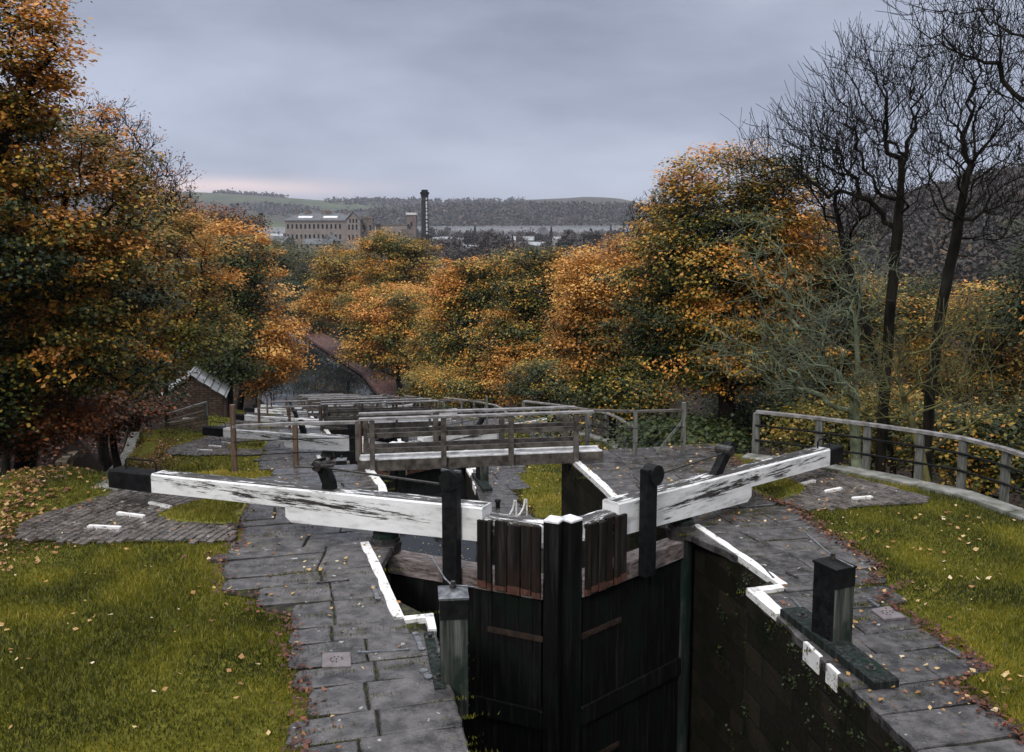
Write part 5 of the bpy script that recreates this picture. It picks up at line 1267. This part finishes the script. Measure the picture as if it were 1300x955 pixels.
bare('bare_tree', 'dark bare boughs sweeping in from a tree beyond the top right corner', 1420, 19, [(1290, 60, 90, 60), (1220, 20, 80, 45), (1330, 150, 70, 80), (1380, 20, 90, 80)], 94, npt=460, trunk=.12, side=.8, ttop=(1370, 180), alpha=.3, tr=.0055, twig=.7, power=.52, ntw=2)
# ------------------------------------------------------------------ far trees (copies of three shapes)
def blob_tree(name, seed, h, w_, cone=False, n=1500, ls=1.0):
    rng = np.random.default_rng(seed); root = thing(name, (0, 0, 0), 'x', 'tree', 'round trees among the town houses')
    if cone:
        z = rng.random(n)**1.3; a = rng.random(n)*2*pi; r = (1-z)*w_*.5*rng.uniform(.5, 1, n); C = np.stack([np.cos(a)*r, np.sin(a)*r, h*.1+z*h*.9], 1)
    else:
        cl = rng.normal(0, 1, (40, 3)); cl /= np.linalg.norm(cl, axis=1, keepdims=True); cl = cl*np.array([w_*.4, w_*.4, h*.33])*rng.uniform(.55, 1, (40, 1))+np.array([0, 0, h*.58])
        C = (cl[:, None]+rng.normal(0, 1, (40, n//40, 3))*w_*.085).reshape(-1, 3)
    Vv_, Ff = leaf_quads(C, ls, rng, .4); hv = np.clip(rng.normal(.3+.4*rng.random(), .18, len(C)), 0, 1)
    npmesh('crown', Vv_, Ff, PAL['distant'], root, attrs={'hue': ('FACE', hv)})
    p = MB(); p.cyl((0, 0), .35, -2, h*.6, 6, .15); p.build('trunk', M['bark'], root); return root
protos = [blob_tree('round_tree', 1, 12, 12), blob_tree('round_tree', 2, 10, 14), blob_tree('round_tree', 3, 14, 11), blob_tree('round_tree', 4, 11, 13), blob_tree('conifer_tree', 5, 15, 6, True, 900, .9)]
rs = random.Random(5); used = [False]*5
shade = ['brown round', 'wide grey brown', 'tall dusky', 'spreading dull', 'dark pointed']
for i in range(190):
    px = rs.uniform(530, 840) if i < 165 else rs.uniform(1060, 1230) if i < 185 else rs.uniform(230, 400); d = rs.uniform(520, 1500); x = xx(px, d)
    if i > 184: d = rs.uniform(300, 600); x = xx(px, d)
    kx = 4 if rs.random() < .08 else rs.randrange(4)
    lb = f'{shade[kx]} tree {"close to" if d < 750 else "amid" if d < 1100 else "behind"} the {"roofs by the tall chimney" if px < 600 else "roofs left of the church tower" if px < 700 else "roofs right of the church tower"  if px < 900 else "valley houses behind the bare trees"}' if px > 500 else f'{shade[kx]} tree in the valley left of the mill'
    o = protos[kx] if not used[kx] else dup(protos[kx], (0, 0, 0)); used[kx] = True
    o.location = (x, d, hb(x, d)-.5); o['label'] = lb; o['category'] = 'tree'; s = rs.uniform(.9, 1.7); o.scale = (s, s, s*rs.uniform(.85, 1.1)); o.rotation_euler.z = rs.uniform(0, 6.28)
# woods on the hills: uncountable, one mesh each
def hillwood(name, test, n, seed, size, rad, per=14):
    rng = np.random.default_rng(seed); px = rng.uniform(*test[0], n); r = rng.uniform(*test[1], n); x = (px-650)/F*r; y = r
    z = H(x, y, False); keep = test[2](px, r, x, y, rng); x, y, z = x[keep], y[keep], z[keep]; m = len(x); sz = size*rng.uniform(.6, 1.3, (m, 1, 1))
    C = np.stack([x, y, z], 1)[:, None]+rng.normal(0, 1, (m, per, 3))*sz*np.array([.35, .35, .3])+np.array([0, 0, 1])*sz*.45
    C = C.reshape(-1, 3); Vv_, Ff = leaf_quads(C, rad, rng, .3); hv = np.clip(np.repeat(rng.normal(.42, .22, m), per)+rng.normal(0, .1, m*per), 0, 1)
    stuffmesh(name, Vv_, Ff, PAL['distant'], hv)
hillwood('ridge_woodland', ((430, 960), (1750, 2330), lambda px, r, x, y, g: (g.random(len(px)) < .95)), 5200, 1, 12, 5.5, 18)
hillwood('skyline_woodland', ((120, 900), (2500, 3560), lambda px, r, x, y, g: vnoise(x, y, 260, 12) > .02), 4200, 2, 11, 7, 12)
hillwood('hillside_woodland', ((1000, 1420), (300, 770), lambda px, r, x, y, g: g.random(len(px)) < .92), 2600, 3, 9, 1.35, 90)
hillwood('valley_woodland', ((180, 900), (1200, 1800), lambda px, r, x, y, g: vnoise(x, y, 120, 14) > .05), 1500, 4, 11, 4, 20)
# ------------------------------------------------------------------ grass blades, fallen leaves
rng = np.random.default_rng(77)
def is_lawn(x, y):
    u = -.238*x+.971*y; v = .971*x+.238*y
    lb_ = np.interp(u, [q[0] for q in pl], [q[1] for q in pl]); rb_ = np.interp(u, [q[0] for q in prr], [q[1] for q in prr])
    e_ = vnoise(x, y, .35, 31)*.28+.03
    ok = (v > -5.8) & (v < 13.0) & ((v < lb_+e_) | (v > rb_-e_))
    for poly, isl in ((ARC_L, ISL_L), (ARC_R, ISL_R)):
        ins = np.array([inpoly(a, b, poly) and not inpoly(a, b, isl) for a, b in zip(x, y)]); ok &= ~ins
    kx_ = [UV(q)[0] for q in KO]; kv = [UV(q)[1] for q in KO]; ok &= v < np.interp(u, kx_, kv)-.4
    return ok, u, v
def grass(k, n, u0, u1, seed, hgt=.05, wid=.012, lim=None):
    g = np.random.default_rng(seed); u = u0+(u1-u0)*g.random(n)**1.35; v = g.uniform(-5.8, 13.2, n); x = -.238*u+.971*v; y = .971*u+.238*v
    zc = y; inview = np.abs(x/zc) < .9; x, y = x[inview], y[inview]
    ok, uu, vv = is_lawn(x, y); x, y = x[ok], y[ok]; gx_, gy_ = x+STEP.x*k, y+STEP.y*k; z = H(gx_, gy_, False)
    isl = np.array([inpoly(a, b, ISL_L) or inpoly(a, b, ISL_R) for a, b in zip(x, y)]); z = np.where(isl, STEP.z*k+.055, z)
    m = len(x); a = g.random(m)*2*pi; h = hgt*g.uniform(.4, 1.3, m)*(1+1.2*np.clip(vnoise(x, y, 1.3, 9), -.4, .5))*np.where(isl, 1.7, 1); w_ = wid*g.uniform(.6, 1.3, m); le = g.normal(0, .45, (m, 2))*h[:, None]
    B0 = np.stack([gx_-np.cos(a)*w_, gy_-np.sin(a)*w_, z-.01], 1); B1 = np.stack([gx_+np.cos(a)*w_, gy_+np.sin(a)*w_, z-.01], 1); Tt = np.stack([gx_+le[:, 0], gy_+le[:, 1], z+h], 1)
    hv = np.clip(.5+vnoise(x, y, .7, 3)*.7+vnoise(x, y, 2.6, 4)*.6+g.normal(0, .17, m), 0, 1)
    o = stuffmesh('lawn_grass', np.stack([B0, B1, Tt], 1).reshape(-1, 3), np.arange(3*m).reshape(-1, 3), PAL['grass'], hv)
grass(0, 520000, 6.3, 21, 1, .05, .0085); grass(1, 110000, -.6, 21, 2, .07, .02); grass(2, 50000, -.6, 21, 3, .09, .035)
# islands of taller tufty grass are raised turf
def fallen(name, n, fn, size, pal, hue, seed, zoff=.012, kind='stuff'):
    g = np.random.default_rng(seed); x, y, z = fn(n, g); m = len(x); C = np.stack([x, y, z+zoff+g.random(m)*.02], 1)
    Vv_, Ff = leaf_quads(C, size, g, 2.2); stuffmesh(name, Vv_, Ff, PAL[pal], np.clip(g.normal(hue, .25, m), 0, 1))
def on_top(n, g, u0=6.5, u1=20.4, v0=-5.7, v1=13, k=0, w=None):
    u = g.uniform(u0, u1, n); v = g.uniform(v0, v1, n); x = -.238*u+.971*v; y = .971*u+.238*v
    cl = np.array([cope('left', q) for q in u]); cr_ = np.array([cope('right', q) for q in u]); ok = (v < cl-.05) | (v > cr_+.05)
    if w is not None: ok &= g.random(n) < w(u, v)
    x, y = x[ok], y[ok]; X_, Y_ = x+STEP.x*k, y+STEP.y*k; z = np.maximum(H(X_, Y_, False), -3.6*k+.015); return X_, Y_, z+.0
fallen('fallen_leaves', 5200, lambda n, g: on_top(n, g, w=lambda u, v: np.where(v > 5, 1, .45)*np.clip(.45+vnoise(u, v, 1.1, 21)*2.2, .05, 1)), .058, 'fallen', .62, 1, .03)
fallen('fallen_leaves', 1500, lambda n, g: on_top(n, g, 3, 20.4, k=1), .07, 'fallen', .62, 2, .03)
# weeds rooted in the slab joints and on the lock walls
g_ = np.random.default_rng(12); nc = 240
u_ = g_.uniform(8.5, 19.5, nc); sd = g_.random(nc) < .5
v_ = np.array([bound(pl, a)+(cope('left', a)-bound(pl, a))*b if s else cope('right', a)+(bound(prr, a)-cope('right', a))*b for a, b, s in zip(u_, g_.random(nc), sd)])
uu = (u_[:, None]+g_.normal(0, .02, (nc, 45))).ravel(); vv_ = (v_[:, None]+g_.normal(0, .16, (nc, 45))).ravel(); m_ = len(uu)
x_ = -.238*uu+.971*vv_; y_ = .971*uu+.238*vv_; a_ = g_.random(m_)*6.28; h_ = g_.uniform(.01, .035, m_); z_ = np.full(m_, .012)
stuffmesh('joint_weeds', np.stack([np.stack([x_-np.cos(a_)*.008, y_-np.sin(a_)*.008, z_], 1), np.stack([x_+np.cos(a_)*.008, y_+np.sin(a_)*.008, z_], 1), np.stack([x_+g_.normal(0, .012, m_), y_+g_.normal(0, .012, m_), z_+h_+.015], 1)], 1).reshape(-1, 3), np.arange(3*m_).reshape(-1, 3), PAL['grass'], np.clip(g_.normal(.35, .2, m_), 0, 1))
nc = 60; u_ = g_.uniform(6.5, 13.8, nc); z_ = -.12-g_.random(nc)**2*3.5; v_ = np.array([cope('right', a) for a in u_])-.03
C_ = np.stack([-.238*u_+.971*v_, .971*u_+.238*v_, z_], 1)[:, None]+g_.normal(0, 1, (nc, 26, 3))*np.array([.02, .09, .06]); C_ = C_.reshape(-1, 3)
V_, F_ = leaf_quads(C_, .032, g_, .3); stuffmesh('wall_weeds', V_, F_, PAL['green'], np.clip(g_.normal(.2, .2, len(C_)), 0, 1))
# leaves gathered along the edge between slabs and lawn
def edge_leaves(n, g):
    u = g.uniform(6.5, 19, n); s = g.random(n) < .3; vl = np.array([bound(pl, q) for q in u]); vr_ = np.array([bound(prr, q) for q in u]); v = np.where(s, vl, vr_)+g.normal(0, .09, n)
    x = -.238*u+.971*v; y = .971*u+.238*v; return x, y, H(x, y, False)*0+.03
fallen('fallen_leaves', 2600, edge_leaves, .05, 'redfallen', .35, 3, .015)
def mound(n, g):
    u = g.uniform(15, 40, n); v = g.normal(-4.9, .5, n); ok = (v > -5.75); u, v = u[ok], v[ok]; x = -.238*u+.971*v; y = .971*u+.238*v; return x, y, H(x, y, False)
fallen('fallen_leaves', 7000, mound, .075, 'fallen', .35, 4, .02)
def bankl(n, g):
    u = g.uniform(14, 70, n); v = -8.5-g.random(n)**1.5*14; x = -.238*u+.971*v; y = .971*u+.238*v; return x, y, H(x, y, False)
fallen('fallen_leaves', 9000, bankl, .11, 'redfallen', .45, 5, .02)
def rslope(n, g):
    u = g.uniform(17, 60, n); v = 11+g.random(n)**1.4*16; x = -.238*u+.971*v; y = .971*u+.238*v; z = H(x, y, False); lev = z; return x, y, z
fallen('fallen_leaves', 9000, rslope, .09, 'redfallen', .5, 6, .02)
def waterl(n, g):
    u = g.uniform(15.2, 31, n); v = g.uniform(1.5, 6, n); ok = g.random(n) < np.where(u < 19.5, 1, .12); u, v = u[ok], v[ok]; x = -.238*u+.971*v; y = .971*u+.238*v; return x, y, np.full(len(x), -3.6-.9)
fallen('floating_leaves', 9000, waterl, .038, 'fallen', .75, 7, .002)
def canl(n, g):
    y = g.uniform(112, 210, n); x = poly_x(can_r, y)-g.random(n)*16; return x, y, np.full(n, CANZ)
fallen('floating_leaves', 800, canl, .12, 'fallen', .5, 8, .005)
def pathl(n, g):
    y = 110+g.random(n)*95; f = g.random(n); x = poly_x(can_r, y)*(1-f)+poly_x(path_r, y)*f; return x, y, np.full(n, -18.11)
fallen('fallen_leaves', 16000, pathl, .13, 'redfallen', .55, 9, .01)
mp_b = MB(); n_ = 24
vv = [(0, 0, 1)]; 
for a in range(1, 8):
    for b in range(n_): vv.append((sin(pi*a/8)*cos(2*pi*b/n_), sin(pi*a/8)*sin(2*pi*b/n_), cos(pi*a/8)))
vv.append((0, 0, -1)); ff = [(0, 1+b, 1+(b+1) % n_) for b in range(n_)]
for a in range(6): ff += [(1+a*n_+b, 1+(a+1)*n_+b, 1+(a+1)*n_+(b+1) % n_, 1+a*n_+(b+1) % n_) for b in range(n_)]
ff += [(len(vv)-1, 1+6*n_+(b+1) % n_, 1+6*n_+b) for b in range(n_)]
mp_b.add([(x*1300, y*300, z*20) for x, y, z in vv], ff)
tm = bpy.data.materials.new('valley_mist'); tm.use_nodes = True; ntm = tm.node_tree; ntm.nodes.clear(); o1 = ntm.nodes.new('ShaderNodeOutputMaterial'); v1 = ntm.nodes.new('ShaderNodeVolumePrincipled')
v1.inputs['Density'].default_value = .0014; v1.inputs['Color'].default_value = (.9, .93, 1, 1); ntm.links.new(v1.outputs[0], o1.inputs['Volume'])
mi = mp_b.build('mist', tm, loc=(200, 1540, -16)); tag(mi, kind='stuff')
haze = airbox('haze', -5400, -4600, -62, 5400, 5700, 300, .0001, (.80, .86, 1.0))
